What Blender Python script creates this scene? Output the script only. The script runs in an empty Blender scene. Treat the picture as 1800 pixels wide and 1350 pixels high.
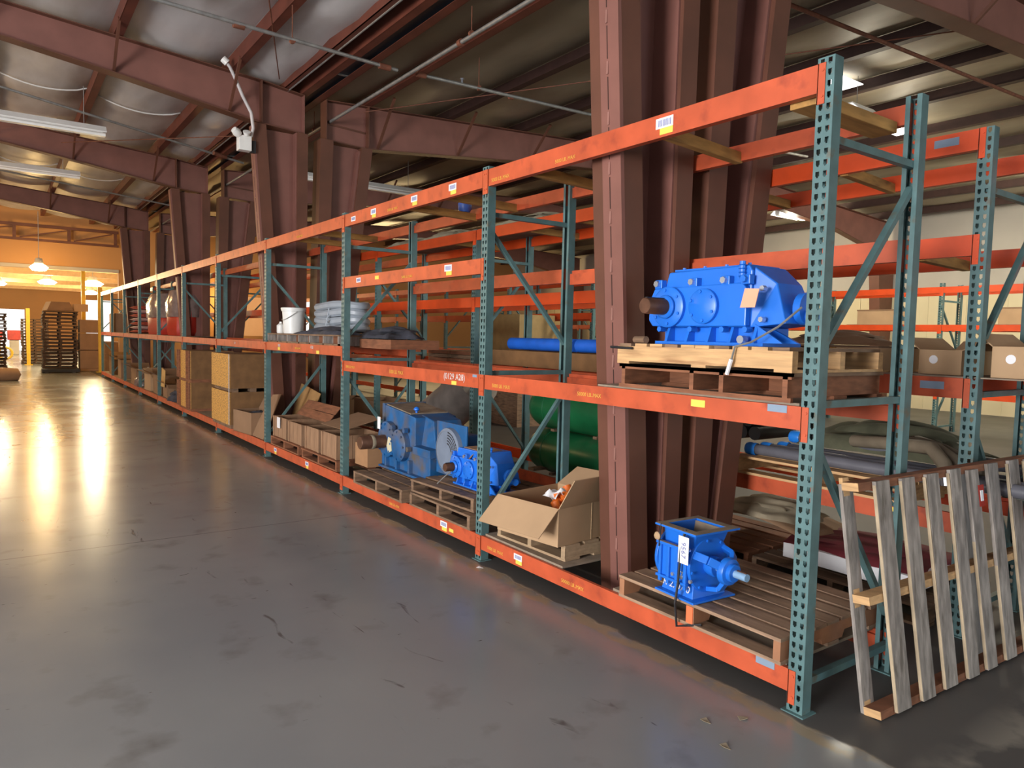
import bpy, bmesh, math, random
from mathutils import Vector, Matrix
random.seed(7)
S = bpy.context.scene
COL = S.collection
R = math.radians

# ------------------------------------------------------------------ camera
cam_d = bpy.data.cameras.new('camera'); cam = bpy.data.objects.new('camera', cam_d); COL.objects.link(cam)
YAW, PIT, ROL, FPX = 0.6218, -0.0645, 0.0234, 1265.5
fw = Vector((math.sin(YAW)*math.cos(PIT), math.cos(YAW)*math.cos(PIT), math.sin(PIT)))
rt = Vector((math.cos(YAW), -math.sin(YAW), 0)); up = rt.cross(fw)
r2 = rt*math.cos(ROL) + up*math.sin(ROL); u2 = -rt*math.sin(ROL) + up*math.cos(ROL)
mw = Matrix((r2, u2, -fw)).transposed().to_4x4(); mw.translation = Vector((-3.1086, -1.93, 1.7853))
cam.matrix_world = mw
cam_d.sensor_fit = 'HORIZONTAL'; cam_d.sensor_width = 36.0; cam_d.lens = FPX/1800*36; cam_d.clip_start = .05; cam_d.clip_end = 300
S.camera = cam

# ------------------------------------------------------------------ world, daylight, exposure
W = bpy.data.worlds.new('sky'); S.world = W; W.use_nodes = True
bg = W.node_tree.nodes['Background']; bg.inputs[0].default_value = (1.0, .95, .88, 1); bg.inputs[1].default_value = 2.5
S.view_settings.view_transform = 'Standard'; S.view_settings.look = 'None'
S.view_settings.gamma = 1; S.view_settings.use_curve_mapping = False; S.view_settings.exposure = -0.82

def area(name, loc, tgt, sx, sy, power, color):
    l = bpy.data.lights.new(name, 'AREA'); l.shape = 'RECTANGLE'; l.size = sx; l.size_y = sy; l.energy = power; l.color = color
    o = bpy.data.objects.new(name, l); COL.objects.link(o); o.location = loc
    o.rotation_euler = (Vector(tgt)-Vector(loc)).to_track_quat('-Z', 'Y').to_euler(); return o
# daylight through the open dock doors behind and to the left of the aisle
area('dock_door_daylight', (-12.5, -1.5, 2.3), (2, 3.2, 1.9), 4.2, 3.8, 3500, (1.0, .98, .97))
area('near_door_daylight', (-11.5, -12.5, 2.4), (0, 0, .3), 6.0, 4.4, 330, (.86, .94, 1.0))
area('side_door_daylight', (-16.8, 6.0, 2.4), (-2, 9, 3.6), 6.0, 4.4, 600, (1.0, .94, .88))
area('rear_door_daylight', (3.0, -13.0, 2.6), (3.0, 4, 1.2), 6.0, 4.4, 700, (.58, .80, 1.0))
# daylight pouring through the next hall
area('next_hall_daylight', (3.0, 58, 2.4), (.5, 20, .6), 1.8, 3.0, 900, (1.0, .74, .40))
area('east_hall_daylight', (12.0, 26.5, 4.6), (10, 8, 1.5), 8.0, 1.6, 900, (1.0, .72, .36))
area('cream_wall_fill', (9.0, -13.0, 3.0), (17.5, 8, 2.6), 5.0, 3.6, 700, (1.0, .94, .74))  # added fill to brighten the cream wall, not a known door
# added ceiling fill for the cream wall, then the right hall's strip lights (fixtures beside them)
area('cream_wall_ceiling_fill', (14.0, 3.2, 4.95), (18.3, 5.5, 1.2), 2.4, .5, 420, (1.0, .93, .72))  # added fill aimed at the cream wall; no fixture hangs here
area('east_strip_light_b', (8.0, 4.2, 5.1), (9.5, 4.6, 0), 2.4, .5, 750, (1.0, .90, .70))
area('east_strip_light_c', (14.0, 10.5, 4.95), (18.3, 12, 1.2), 2.4, .5, 420, (1.0, .88, .62))

def pt(name, loc, power, color, rad=.12):
    l = bpy.data.lights.new(name, 'POINT'); l.energy = power; l.color = color; l.shadow_soft_size = rad
    o = bpy.data.objects.new(name, l); COL.objects.link(o); o.location = loc; return o

# ------------------------------------------------------------------ materials
MC = {}
def mat(name, col, rough=.6, metal=0., var=.12, scale=6., bump=.0, spec=.5, dirt=None, dscale=3., dlo=.55, dhi=.7, stretch=None, emis=None, estr=0, coords='Object'):
    if name in MC: return MC[name]
    m = bpy.data.materials.new(name); m.use_nodes = True; MC[name] = m
    n = m.node_tree.nodes; L = m.node_tree.links; b = n['Principled BSDF']
    b.inputs['Roughness'].default_value = rough; b.inputs['Metallic'].default_value = metal
    b.inputs['Specular IOR Level'].default_value = spec
    tc = n.new('ShaderNodeTexCoord'); mp = n.new('ShaderNodeMapping'); L.new(tc.outputs[coords], mp.inputs[0])
    if stretch: mp.inputs['Scale'].default_value = stretch
    nz = n.new('ShaderNodeTexNoise'); nz.inputs['Scale'].default_value = scale; nz.inputs['Detail'].default_value = 5
    L.new(mp.outputs[0], nz.inputs['Vector'])
    cr = n.new('ShaderNodeValToRGB'); L.new(nz.outputs[0], cr.inputs[0])
    c = Vector(col)
    cr.color_ramp.elements[0].position = .3; cr.color_ramp.elements[1].position = .7
    cr.color_ramp.elements[0].color = (*(c*(1-var)), 1); cr.color_ramp.elements[1].color = (*[min(1, x) for x in c*(1+var)], 1)
    out = cr.outputs[0]
    if dirt:
        n2 = n.new('ShaderNodeTexNoise'); n2.inputs['Scale'].default_value = dscale; n2.inputs['Detail'].default_value = 6
        L.new(mp.outputs[0], n2.inputs['Vector'])
        mr = n.new('ShaderNodeMapRange'); mr.inputs[1].default_value = dlo; mr.inputs[2].default_value = dhi; L.new(n2.outputs[0], mr.inputs[0])
        mx = n.new('ShaderNodeMix'); mx.data_type = 'RGBA'; L.new(mr.outputs[0], mx.inputs[0]); L.new(out, mx.inputs[6]); mx.inputs[7].default_value = (*dirt, 1)
        out = mx.outputs[2]
    L.new(out, b.inputs['Base Color'])
    if bump:
        bp = n.new('ShaderNodeBump'); bp.inputs['Strength'].default_value = bump; bp.inputs['Distance'].default_value = .01
        L.new(nz.outputs[0], bp.inputs['Height']); L.new(bp.outputs[0], b.inputs['Normal'])
    if emis:
        b.inputs['Emission Color'].default_value = (*emis, 1); b.inputs['Emission Strength'].default_value = estr
    return m

ORANGE = mat('orange_paint', (.50, .088, .034), .42, var=.16, scale=5, dirt=(.30, .05, .025), dscale=7, dlo=.58, dhi=.78)
ORANGE2 = mat('orange_paint_bright', (.66, .07, .012), .42, var=.1, scale=5)
TEAL = mat('teal_paint', (.085, .165, .170), .45, var=.2, scale=9, dirt=(.12, .11, .08), dscale=11, dlo=.60, dhi=.75)
PRIMER = mat('red_oxide_primer', (.118, .043, .025), .55, var=.16, scale=2.5, dirt=(.085, .032, .018), dscale=1.3, dlo=.5, dhi=.72)  # kept darker than the pink so shade beside the covers is in the colour
PRIMERP = mat('pink_oxide_primer', (.200, .082, .064), .55, var=.12, scale=3)
PURLIN = mat('purlin_primer', (.13, .036, .022), .5, var=.2, scale=3)
WELD = mat('chipped_primer', (.27, .13, .105), .6)
INSUL = mat('insulation_facing', (.56, .55, .56), .42, var=.13, scale=1.4, bump=.35, dirt=(.22, .19, .17), dscale=.7, dlo=.5, dhi=.75, stretch=(2, .6, 1))
INSULR = mat('dimmed_insulation_facing', (.30, .26, .19), .5, var=.16, scale=1.4, bump=.35, dirt=(.18, .145, .095), dscale=.7, dlo=.5, dhi=.75, stretch=(2, .6, 1))  # same facing, its colour darkened for the dimmer light of the right hall
WHITE = mat('white_enamel', (.78, .78, .76), .35, var=.05)
PIPE = mat('galvanised_pipe', (.30, .30, .29), .4, metal=.5, var=.2, scale=14)
FITTING = mat('rusty_fitting', (.16, .055, .03), .7, var=.3, scale=20)
WOODO = mat('weathered_pallet_wood', (.205, .125, .075), .8, var=.3, scale=5, stretch=(1.2, 1.2, 8), bump=.3, dirt=(.07, .045, .03), dscale=4)
WOODL = mat('pale_pine_board', (.56, .34, .16), .75, var=.2, scale=5, stretch=(3, .7, 9), bump=.2, dirt=(.34, .18, .08), dscale=3)
WOODG = mat('grey_weathered_wood', (.27, .24, .215), .85, var=.4, scale=7, stretch=(4, 4, .7), bump=.35, dirt=(.14, .12, .10), dscale=5)
WOODR = mat('reddish_pallet_wood', (.22, .085, .04), .8, var=.28, scale=6, stretch=(1.5, 1, 6), bump=.3)
TIMB = mat('golden_timber', (.42, .22, .06), .75, var=.25, scale=6, stretch=(.8, 5, 5), dirt=(.2, .1, .03))
PLY = mat('dusty_plywood', (.26, .205, .15), .85, var=.2, scale=5, dirt=(.14, .11, .08), dscale=3)
OSB = mat('oriented_strand_board', (.62, .33, .08), .8, var=.35, scale=24, stretch=(1, 1, 2.5), dirt=(.36, .19, .06), dscale=20, dlo=.5, dhi=.6)
OSBD = mat('brown_plywood', (.19, .095, .035), .8, var=.2, scale=6)
CARD = mat('cardboard', (.46, .30, .17), .85, var=.08, scale=3)
CARDD = mat('brown_cardboard', (.27, .16, .09), .85, var=.12, scale=3)
BLUE = mat('bright_blue_enamel', (.013, .155, .66), .36, var=.08, scale=4)
BLUED = mat('dusty_blue_enamel', (.012, .105, .29), .5, var=.25, scale=5, dirt=(.12, .10, .08), dscale=4, dlo=.46, dhi=.70)
DUST = mat('settled_dust', (.23, .18, .13), .9, var=.25, scale=9)
STEEL = mat('rusty_shaft_steel', (.15, .075, .048), .45, metal=.6, var=.25, scale=14)
CHROME = mat('plated_bolt', (.62, .68, .78), .3, metal=.8, var=.1)
BLACK = mat('black_rubber', (.014, .014, .016), .6, var=.2)
DARKH = mat('dark_blue_grey_cloth', (.045, .048, .065), .85, var=.35, scale=8, bump=.5)
GREYH = mat('grey_hose_plastic', (.30, .34, .39), .4, var=.1)
PVC = mat('grey_pipe_plastic', (.115, .115, .135), .4, var=.12)
CAPB = mat('blue_pipe_cap', (.02, .25, .85), .4, var=.05)
GREEN = mat('green_tank_paint', (.008, .105, .036), .33, var=.2, scale=3, dirt=(.10, .095, .065), dscale=1.5, dlo=.55, dhi=.8)
TAN = mat('tan_fabric', (.30, .25, .17), .9, var=.2, scale=7)
PAPER = mat('white_paper', (.80, .80, .82), .7, var=.03)
PINKT = mat('salmon_tag', (.80, .38, .24), .7, var=.04)
YEL = mat('yellow_sticker', (.80, .62, .10), .6, var=.05)
YELT = mat('yellow_stencil_paint', (.72, .40, .07), .6, var=.1)
STB = mat('grey_blue_sticker', (.20, .27, .36), .6, var=.1)
INK = mat('printed_ink', (.18, .20, .40), .7, var=.05)
CHALK = mat('white_chalk', (.62, .60, .58), .9, var=.1)
REDP = mat('red_plastic', (.38, .022, .012), .4, var=.15)
MAROON = mat('maroon_cloth', (.17, .02, .03), .8, var=.2)
BRIGHTP = mat('orange_painted_wood', (.80, .17, .06), .7, var=.1)
YPOST = mat('yellow_post_paint', (.66, .42, .04), .5, var=.1)
CREAM = mat('cream_wall_panel', (.62, .54, .36), .7, var=.06, scale=.7)
OCHRE = mat('ochre_wall_panel', (.46, .235, .085), .7, var=.08, scale=.5)
GREYW = mat('grey_wall_panel', (.40, .37, .33), .7, var=.08, scale=.8)
DARKW = mat('dark_gutter_metal', (.030, .036, .050), .4, metal=.3, var=.3, scale=3)
LAMPON = mat('lit_lamp', (1, .9, .7), .5, emis=(1, .72, .38), estr=60)
TUBE = mat('lit_tube', (1, 1, 1), .5, emis=(.93, .93, 1), estr=9)
SKYL = mat('skylight_panel', (1, 1, 1), .5, emis=(1, .97, .92), estr=6)
FILMC = mat('clear_plastic_wrap', (.20, .15, .14), .15, var=.25, scale=9, bump=.8)

def wave_panel(name, col, rough=.6):           # ribbed sheet metal colour
    return mat(name, col, rough, var=.1, scale=1)

# floor: painted concrete aisle, worn line beside the rack, bare concrete under it
def floor_mat():
    m = bpy.data.materials.new('painted_concrete'); m.use_nodes = True
    n = m.node_tree.nodes; L = m.node_tree.links; b = n['Principled BSDF']
    tc = n.new('ShaderNodeTexCoord'); sx = n.new('ShaderNodeSeparateXYZ'); L.new(tc.outputs['Object'], sx.inputs[0])
    def noise(sc, det=5, st=None, dist=0):
        z = n.new('ShaderNodeTexNoise'); z.inputs['Scale'].default_value = sc; z.inputs['Detail'].default_value = det; z.inputs['Distortion'].default_value = dist
        if st:
            mp = n.new('ShaderNodeMapping'); mp.inputs['Scale'].default_value = st; L.new(tc.outputs['Object'], mp.inputs[0]); L.new(mp.outputs[0], z.inputs['Vector'])
        else: L.new(tc.outputs['Object'], z.inputs['Vector'])
        return z.outputs[0]
    def math_(op, a, bb=None):
        q = n.new('ShaderNodeMath'); q.operation = op
        for i, v in enumerate((a, bb)):
            if v is None: continue
            if isinstance(v, (int, float)): q.inputs[i].default_value = v
            else: L.new(v, q.inputs[i])
        return q.outputs[0]
    def rng(v, lo, hi, t0=0., t1=1.):
        q = n.new('ShaderNodeMapRange'); q.inputs[1].default_value = lo; q.inputs[2].default_value = hi; q.inputs[3].default_value = t0; q.inputs[4].default_value = t1; L.new(v, q.inputs[0]); return q.outputs[0]
    def mix(f, a, bb):
        q = n.new('ShaderNodeMix'); q.data_type = 'RGBA'; L.new(f, q.inputs[0])
        for i, v in ((6, a), (7, bb)):
            if isinstance(v, tuple): q.inputs[i].default_value = (*v, 1)
            else: L.new(v, q.inputs[i])
        return q.outputs[2]
    big = noise(.55, 4); c = mix(rng(big, .38, .62), (.205, .215, .222), (.245, .252, .252))
    c = mix(rng(noise(3.2, 6), .58, .85), c, (.135, .130, .122))
    c = mix(rng(noise(9, 3, (1, .22, 1), 1.2), .70, .76), c, (.105, .100, .096))       # scuffs
    c = mix(rng(noise(14, 2, (.5, 1.6, 1), .8), .74, .78), c, (.095, .09, .086))
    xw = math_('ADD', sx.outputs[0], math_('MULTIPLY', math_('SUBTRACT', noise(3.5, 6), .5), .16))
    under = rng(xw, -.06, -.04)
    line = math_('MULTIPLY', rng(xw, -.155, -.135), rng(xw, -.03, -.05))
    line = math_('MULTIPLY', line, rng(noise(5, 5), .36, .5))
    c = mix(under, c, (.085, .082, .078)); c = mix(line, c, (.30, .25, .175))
    # bare patch near the end of the row
    yy = sx.outputs[1]
    patch = math_('MULTIPLY', math_('MULTIPLY', rng(yy, -.50, -.75), rng(sx.outputs[0], -.75, -.45)), rng(noise(2.0, 5), .47, .55))
    c = mix(patch, c, (.27, .25, .21))
    jt = math_('PINGPONG', math_('ADD', yy, 1.3), 3.0)
    jl = rng(jt, .012, .0); c = mix(math_('MULTIPLY', jl, .7), c, (.05, .045, .04))
    L.new(c, b.inputs['Base Color'])
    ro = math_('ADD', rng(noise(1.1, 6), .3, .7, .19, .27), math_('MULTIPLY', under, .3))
    L.new(ro, b.inputs['Roughness'])
    bp = n.new('ShaderNodeBump'); bp.inputs['Strength'].default_value = .05; bp.inputs['Distance'].default_value = .003; L.new(noise(30, 3), bp.inputs['Height']); L.new(bp.outputs[0], b.inputs['Normal'])
    b.inputs['Specular IOR Level'].default_value = .42
    return m

# ------------------------------------------------------------------ mesh helpers
class MB:
    def __init__(s): s.v = []; s.f = []
    def add(s, vs, fs):
        o = len(s.v); s.v += [tuple(x) for x in vs]; s.f += [tuple(i+o for i in f) for f in fs]; return s
    def box(s, x0, x1, y0, y1, z0, z1):
        return s.add([(x0,y0,z0),(x1,y0,z0),(x1,y1,z0),(x0,y1,z0),(x0,y0,z1),(x1,y0,z1),(x1,y1,z1),(x0,y1,z1)],
                     [(3,2,1,0),(4,5,6,7),(0,1,5,4),(1,2,6,5),(2,3,7,6),(3,0,4,7)])
    def hexa(s, a, b):      # a, b: four corners each (bottom, top), counter-clockwise
        return s.add(list(a)+list(b), [(3,2,1,0),(4,5,6,7),(0,1,5,4),(1,2,6,5),(2,3,7,6),(3,0,4,7)])
    def bar(s, p0, p1, w, h, side=(0,0,1)):
        p0, p1 = Vector(p0), Vector(p1); d = (p1-p0).normalized(); a = d.cross(Vector(side))
        if a.length < 1e-4: a = d.cross(Vector((1,0,0)))
        a.normalize(); c = a.cross(d).normalized(); a = a*w/2; c = c*h/2
        return s.hexa([p0-a-c, p0+a-c, p0+a+c, p0-a+c], [p1-a-c, p1+a-c, p1+a+c, p1-a+c])
    def prism(s, pts, axis, a, b):      # pts 2D in the two other axes
        def P(p, t):
            return {'X': (t, p[0], p[1]), 'Y': (p[0], t, p[1]), 'Z': (p[0], p[1], t)}[axis]
        k = len(pts); vs = [P(p, a) for p in pts]+[P(p, b) for p in pts]
        fs = [tuple(range(k))[::-1], tuple(range(k, 2*k))]+[(i, (i+1) % k, (i+1) % k+k, i+k) for i in range(k)]
        return s.add(vs, fs)
    def cyl(s, p0, p1, r0, r1=None, n=16, caps=True):
        r1 = r0 if r1 is None else r1; p0, p1 = Vector(p0), Vector(p1); d = (p1-p0).normalized()
        a = d.orthogonal().normalized(); c = d.cross(a); vs = []
        for p, r in ((p0, r0), (p1, r1)):
            vs += [p+(a*math.cos(t)+c*math.sin(t))*r for t in [2*math.pi*i/n for i in range(n)]]
        fs = [(i, (i+1) % n, (i+1) % n+n, i+n) for i in range(n)]
        if caps: fs += [tuple(range(n))[::-1], tuple(range(n, 2*n))]
        return s.add(vs, fs)
    def tube(s, pts, r, n=8):
        pts = [Vector(p) for p in pts]; o = len(s.v); prev = None
        for i, p in enumerate(pts):
            d = (pts[min(i+1, len(pts)-1)]-pts[max(i-1, 0)]).normalized()
            a = (prev-d*prev.dot(d)) if prev is not None else d.orthogonal()
            a.normalize(); prev = a; c = d.cross(a)
            s.v += [tuple(p+(a*math.cos(t)+c*math.sin(t))*r) for t in [2*math.pi*j/n for j in range(n)]]
        for i in range(len(pts)-1):
            for j in range(n): s.f.append((o+i*n+j, o+i*n+(j+1) % n, o+(i+1)*n+(j+1) % n, o+(i+1)*n+j))
        s.f.append(tuple(o+j for j in range(n))[::-1]); s.f.append(tuple(o+(len(pts)-1)*n+j for j in range(n))); return s
    def lathe(s, prof, c, axis, n=24):    # prof: (radius, distance along axis)
        c = Vector(c); d = Vector(axis).normalized(); a = d.orthogonal().normalized(); e = d.cross(a); o = len(s.v)
        for r, t in prof:
            s.v += [tuple(c+d*t+(a*math.cos(q)+e*math.sin(q))*r) for q in [2*math.pi*j/n for j in range(n)]]
        for i in range(len(prof)-1):
            for j in range(n): s.f.append((o+i*n+j, o+i*n+(j+1) % n, o+(i+1)*n+(j+1) % n, o+(i+1)*n+j))
        return s
    def grid(s, fn, nu, nv):
        o = len(s.v)
        for i in range(nu+1):
            for j in range(nv+1): s.v.append(tuple(fn(i/nu, j/nv)))
        for i in range(nu):
            for j in range(nv):
                a = o+i*(nv+1)+j; s.f.append((a, a+nv+1, a+nv+2, a+1))
        return s
    def mesh(s, name, m, smooth=False):
        me = bpy.data.meshes.new(name); me.from_pydata(s.v, [], s.f); me.update()
        bm = bmesh.new(); bm.from_mesh(me); bmesh.ops.recalc_face_normals(bm, faces=bm.faces); bm.to_mesh(me); bm.free()
        if m: me.materials.append(m)
        if smooth:
            for p in me.polygons: p.use_smooth = True
            try: me.set_sharp_from_angle(angle=R(40))
            except Exception: pass
        return me
    def build(s, name, m, parent=None, smooth=False, bevel=0, solid=0):
        o = obj(name, s.mesh(name, m, smooth), parent)
        if solid:
            q = o.modifiers.new('solid', 'SOLIDIFY'); q.thickness = solid; q.offset = 0
        if bevel:
            q = o.modifiers.new('bevel', 'BEVEL'); q.width = bevel; q.segments = 2; q.limit_method = 'ANGLE'; q.angle_limit = R(35)
        return o
def obj(name, me, parent=None, loc=None, rot=None):
    o = bpy.data.objects.new(name, me); COL.objects.link(o)
    if parent: o.parent = parent
    if loc is not None: o.location = loc
    if rot is not None: o.rotation_euler = rot
    return o
def tag(o, label, cat, group=None):
    o['label'] = label; o['category'] = cat
    if group: o['group'] = group
    return o
def thing(name, label, cat, loc=(0,0,0), rz=0, group=None, rot=None):
    o = bpy.data.objects.new(name, None); COL.objects.link(o); o.location = loc; o.rotation_euler = rot if rot else (0, 0, rz); o.empty_display_size = .1
    return tag(o, label, cat, group)
def struct(o): o['kind'] = 'structure'; return o
def text(body, size, m, parent, loc, rot, name='lettering', ext=.0008):
    c = bpy.data.curves.new(name, 'FONT'); c.body = body; c.size = size; c.extrude = ext; c.align_x = 'CENTER'; c.align_y = 'CENTER'; c.resolution_u = 2
    t = bpy.data.objects.new(name, c); COL.objects.link(t)
    me = bpy.data.meshes.new_from_object(t); bpy.data.objects.remove(t); bpy.data.curves.remove(c)
    me.materials.clear(); me.materials.append(m)
    return obj(name, me, parent, loc, rot)
FACE_L = (R(90), 0, R(-90))       # lettering upright on a surface that faces -X

# ------------------------------------------------------------------ setting
FLEN = 62
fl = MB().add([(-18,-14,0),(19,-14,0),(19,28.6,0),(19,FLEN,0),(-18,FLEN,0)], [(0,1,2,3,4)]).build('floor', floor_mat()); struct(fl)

# roof geometry
def zl(x): return 5.47 + .085*(.13-x) if x < .13 else 5.47 - .13*(x-.13)       # rafter top, west hall
def zr(x): return 5.39 + .056*(x-1.12) if x < 9.8 else 5.876 - .056*(x-9.8)
XL = [.73, -.31, -1.78, -3.25, -4.75, -6.25, -7.75, -9.2]
XR = [1.10, 1.87, 3.39, 4.98, 6.55, 8.15, 9.75, 11.35, 12.95, 14.55, 16.15, 17.75]
Y0, Y1 = -12.9, 28.4
def ceiling(name, xs, zf, m, sag):
    b = MB(); xs = sorted(xs)
    for a, c in zip(xs[:-1], xs[1:]):
        def f(u, v, a=a, c=c):
            x = a+(c-a)*u; y = Y0+(Y1-Y0)*v
            w = math.sin(math.pi*u)**.75
            s_ = sag*(.75+.35*math.sin(y*3.3+a)*math.sin(y*1.1))
            z = zf(a)+(zf(c)-zf(a))*u+.215-s_*w
            return (x, y, z)
        b.grid(f, 10, 90)
    return struct(b.build(name, m, smooth=True))
cl = ceiling('ceiling_left', XL, zl, INSUL, .15); cr_ = ceiling('ceiling_right', XR, zr, INSULR, .11)
# white seams of the insulation facing, following the sag
def seams(parent, xs, zf, sag, ys, m, r=.012):
    xs = sorted(xs)
    for a, c in zip(xs[:-1], xs[1:]):
        for y in ys:
            y = y+random.uniform(-.25, .25); pts = []
            for i in range(11):
                u = i/10; w = math.sin(math.pi*u)**.75
                pts.append((a+(c-a)*u, y, zf(a)+(zf(c)-zf(a))*u+.215-(sag+.015)*w-.004))
            MB().tube(pts, r, 5).build('facing_seam', m, parent, smooth=True)
seams(cl, [x for x in XL if x < 0], zl, .16, [3.6, 5.9, 10.2, 12.6, 17.2, 19.8, 25], WHITE)
ro = MB().add([(-18,Y0,6.9),(-9.2,Y0,6.75),(.9,Y0,5.75),(9.8,Y0,6.35),(19,Y0,6.0),(19,Y1,6.0),(9.8,Y1,6.35),(.9,Y1,5.75),(-9.2,Y1,6.75),(-18,Y1,6.9)],
              [(0,1,8,9),(1,2,7,8),(2,3,6,7),(3,4,5,6)]).build('ceiling_deck', GREYW); struct(ro)
# far side of the west hall roof
b = MB().add([(-18,Y0,5.6),(-9.2,Y0,6.4),(-9.2,Y1,6.4),(-18,Y1,5.6)], [(0,1,2,3)]); struct(b.build('ceiling_west', INSUL))

ordn = ['first','second','third','fourth','fifth','sixth','seventh','eighth','ninth','tenth','eleventh','twelfth']
PURLD = mat('shaded_purlin_primer', (.042, .018, .014), .6, var=.2)  # shadow along the right hall purlins put into this near-black colour
def purlin(x, zt, label, flip=1, tall=.20):
    PURLIN = PURLD if flip < 0 and x > 3 else MC['purlin_primer']
    t = thing('roof_purlin', label, 'purlin', (x, 0, zt), group='roof purlins')
    h = (.055 if flip > 0 else .06)*flip
    MB().box(-.004, .004, Y0, Y1, 0, tall).build('purlin_web', PURLIN, t)
    MB().box(min(0,2*h), max(0,2*h), Y0, Y1, 0, .006).build('purlin_lower_flange', PURLIN, t)
    return t
for i, x in enumerate(XL):
    purlin(x, zl(x)+.006, f'red primed roof purlin of the left hall, {ordn[i]} one left of the valley gutter')
for i, x in enumerate(XR):
    purlin(x, zr(x)+.006, f'red primed roof purlin of the right hall, {ordn[i]} one right of the valley gutter', -1)
t = thing('eave_strut', 'doubled red eave strut running along the left edge of the valley gutter', 'strut', (.52, 0, zl(.52)+.01))
MB().box(-.05, .05, Y0, Y1, 0, .01).box(-.05, -.04, Y0, Y1, 0, .16).build('strut_channel', PURLIN, t)
MB().tube([(.02, Y0, -.012), (.02, Y1, -.012)], .011, 6).build('conduit', PIPE, t)
g = thing('valley_gutter', 'dark sheet metal valley gutter between the two hall roofs', 'gutter', (0,0,0))
MB().add([(.74,Y0,5.60),(.80,Y0,5.44),(1.06,Y0,5.44),(1.10,Y0,5.60),(.74,Y1,5.60),(.80,Y1,5.44),(1.06,Y1,5.44),(1.10,Y1,5.60)],
         [(0,1,5,4),(1,2,6,5),(2,3,7,6)]).build('gutter_trough', DARKW, g, solid=.006)
for y in range(-10, 28, 3):
    MB().box(.80, 1.06, y-.02, y+.02, 5.420, 5.436).build('gutter_strap', PIPE, g)

# walls
def wall(name, b, m): return struct(b.build(name, m))
wall('wall_left', MB().box(-18.2, -18, -14, 3, 0, 7).box(-18.2, -18, 9, FLEN, 0, 7).box(-18.2, -18, 3, 9, 4.6, 7), GREYW)
wall('wall_near', MB().box(-18, -15, -14.2, -14, 0, 7).box(-8.5, 0, -14.2, -14, 0, 7).box(11.5, 19, -14.2, -14, 0, 7).box(-15, -8.5, -14.2, -14, 4.8, 7).box(0, 11.5, -14.2, -14, 4.8, 7), GREYW)
wr = wall('wall_right', MB().box(18.6, 18.8, -14, 28.5, 0, 3.35), CREAM)
wall('wall_right_upper', MB().box(18.6, 18.8, -14, 28.5, 3.35, 6.4), GREYW)
b = MB()
for y in range(-12, 28, 1): b.box(18.585, 18.6, y, y+.04, 0, 3.35)
b.build('panel_rib', CREAM, wr)
# far wall with the wide opening into the next hall
wf = wall('wall_far', MB().box(-18, -8.0, 28.5, 28.75, 0, 7).box(-8.0, .62, 28.5, 28.75, 3.86, 7).box(.62, 4.6, 28.5, 28.75, 0, 7).box(4.6, 6.5, 28.5, 28.75, 3.2, 7).box(4.6, 6.5, 28.5, 28.75, 0, 1.6).box(6.5, 9.0, 28.5, 28.75, 3.2, 7).box(6.5, 9.0, 28.5, 28.75, 0, 1.0).box(9.0, 18.6, 28.5, 28.75, 0, 7), OCHRE)
MB().box(-8.0, .62, 28.44, 28.5, 3.82, 3.94).build('opening_trim', GREYW, wf)
# truss over the opening
t = thing('header_truss', 'dark steel truss across the ochre header above the far opening', 'truss', (0, 28.25, 0))
MB().box(-8, .6, -.05, .05, 4.74, 4.82).build('bottom_chord', PRIMER, t)
MB().box(-8, .6, -.05, .05, 5.22, 5.32).build('top_chord', PRIMER, t)
for i, x in enumerate([-7.4, -5.9, -4.4, -2.55, -.95, .5]):
    MB().box(x-.05, x+.05, -.03, .03, 4.82, 5.22).build('truss_post', PRIMER, t)
for x0, x1 in ((-5.9,-7.4), (-4.4,-5.9), (-2.55,-4.4), (-.95,-2.4), (.4,-.8)):
    MB().bar((x0, 0, 5.2), (x1, 0, 4.84), .03, .04).build('truss_diagonal', PRIMER, t)
# next hall shell
wall('wall_next_right', MB().box(6, 6.2, 28.75, FLEN, 0, 6), OCHRE)
wall('wall_next_far', MB().box(-18, -7, FLEN, FLEN+.2, 0, 6).box(-7, -3.4, FLEN, FLEN+.2, 0, 6).box(-3.4, -1.4, FLEN, FLEN+.2, 3.0, 6).box(-1.4, 2.2, FLEN, FLEN+.2, 0, 6).box(2.2, 4.3, FLEN, FLEN+.2, 3.9, 6).box(4.3, 6, FLEN, FLEN+.2, 0, 6), OCHRE)
wall('ceiling_next', MB().box(-18, 6.2, 28.75, FLEN, 4.9, 5.0), mat('bright_ceiling_panel', (.85, .74, .55), .5, var=.1))
for i in range(7):
    t = thing('next_hall_joist', f'roof joist of the bright next hall, {ordn[i]} beyond the far opening', 'joist', (0, 31+i*4.2, 4.45), group='next hall joists')
    MB().box(-14, 6, -.1, .1, -.2, .45).build('joist_beam', mat('lit_joist', (.50, .30, .13), .6), t)

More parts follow.
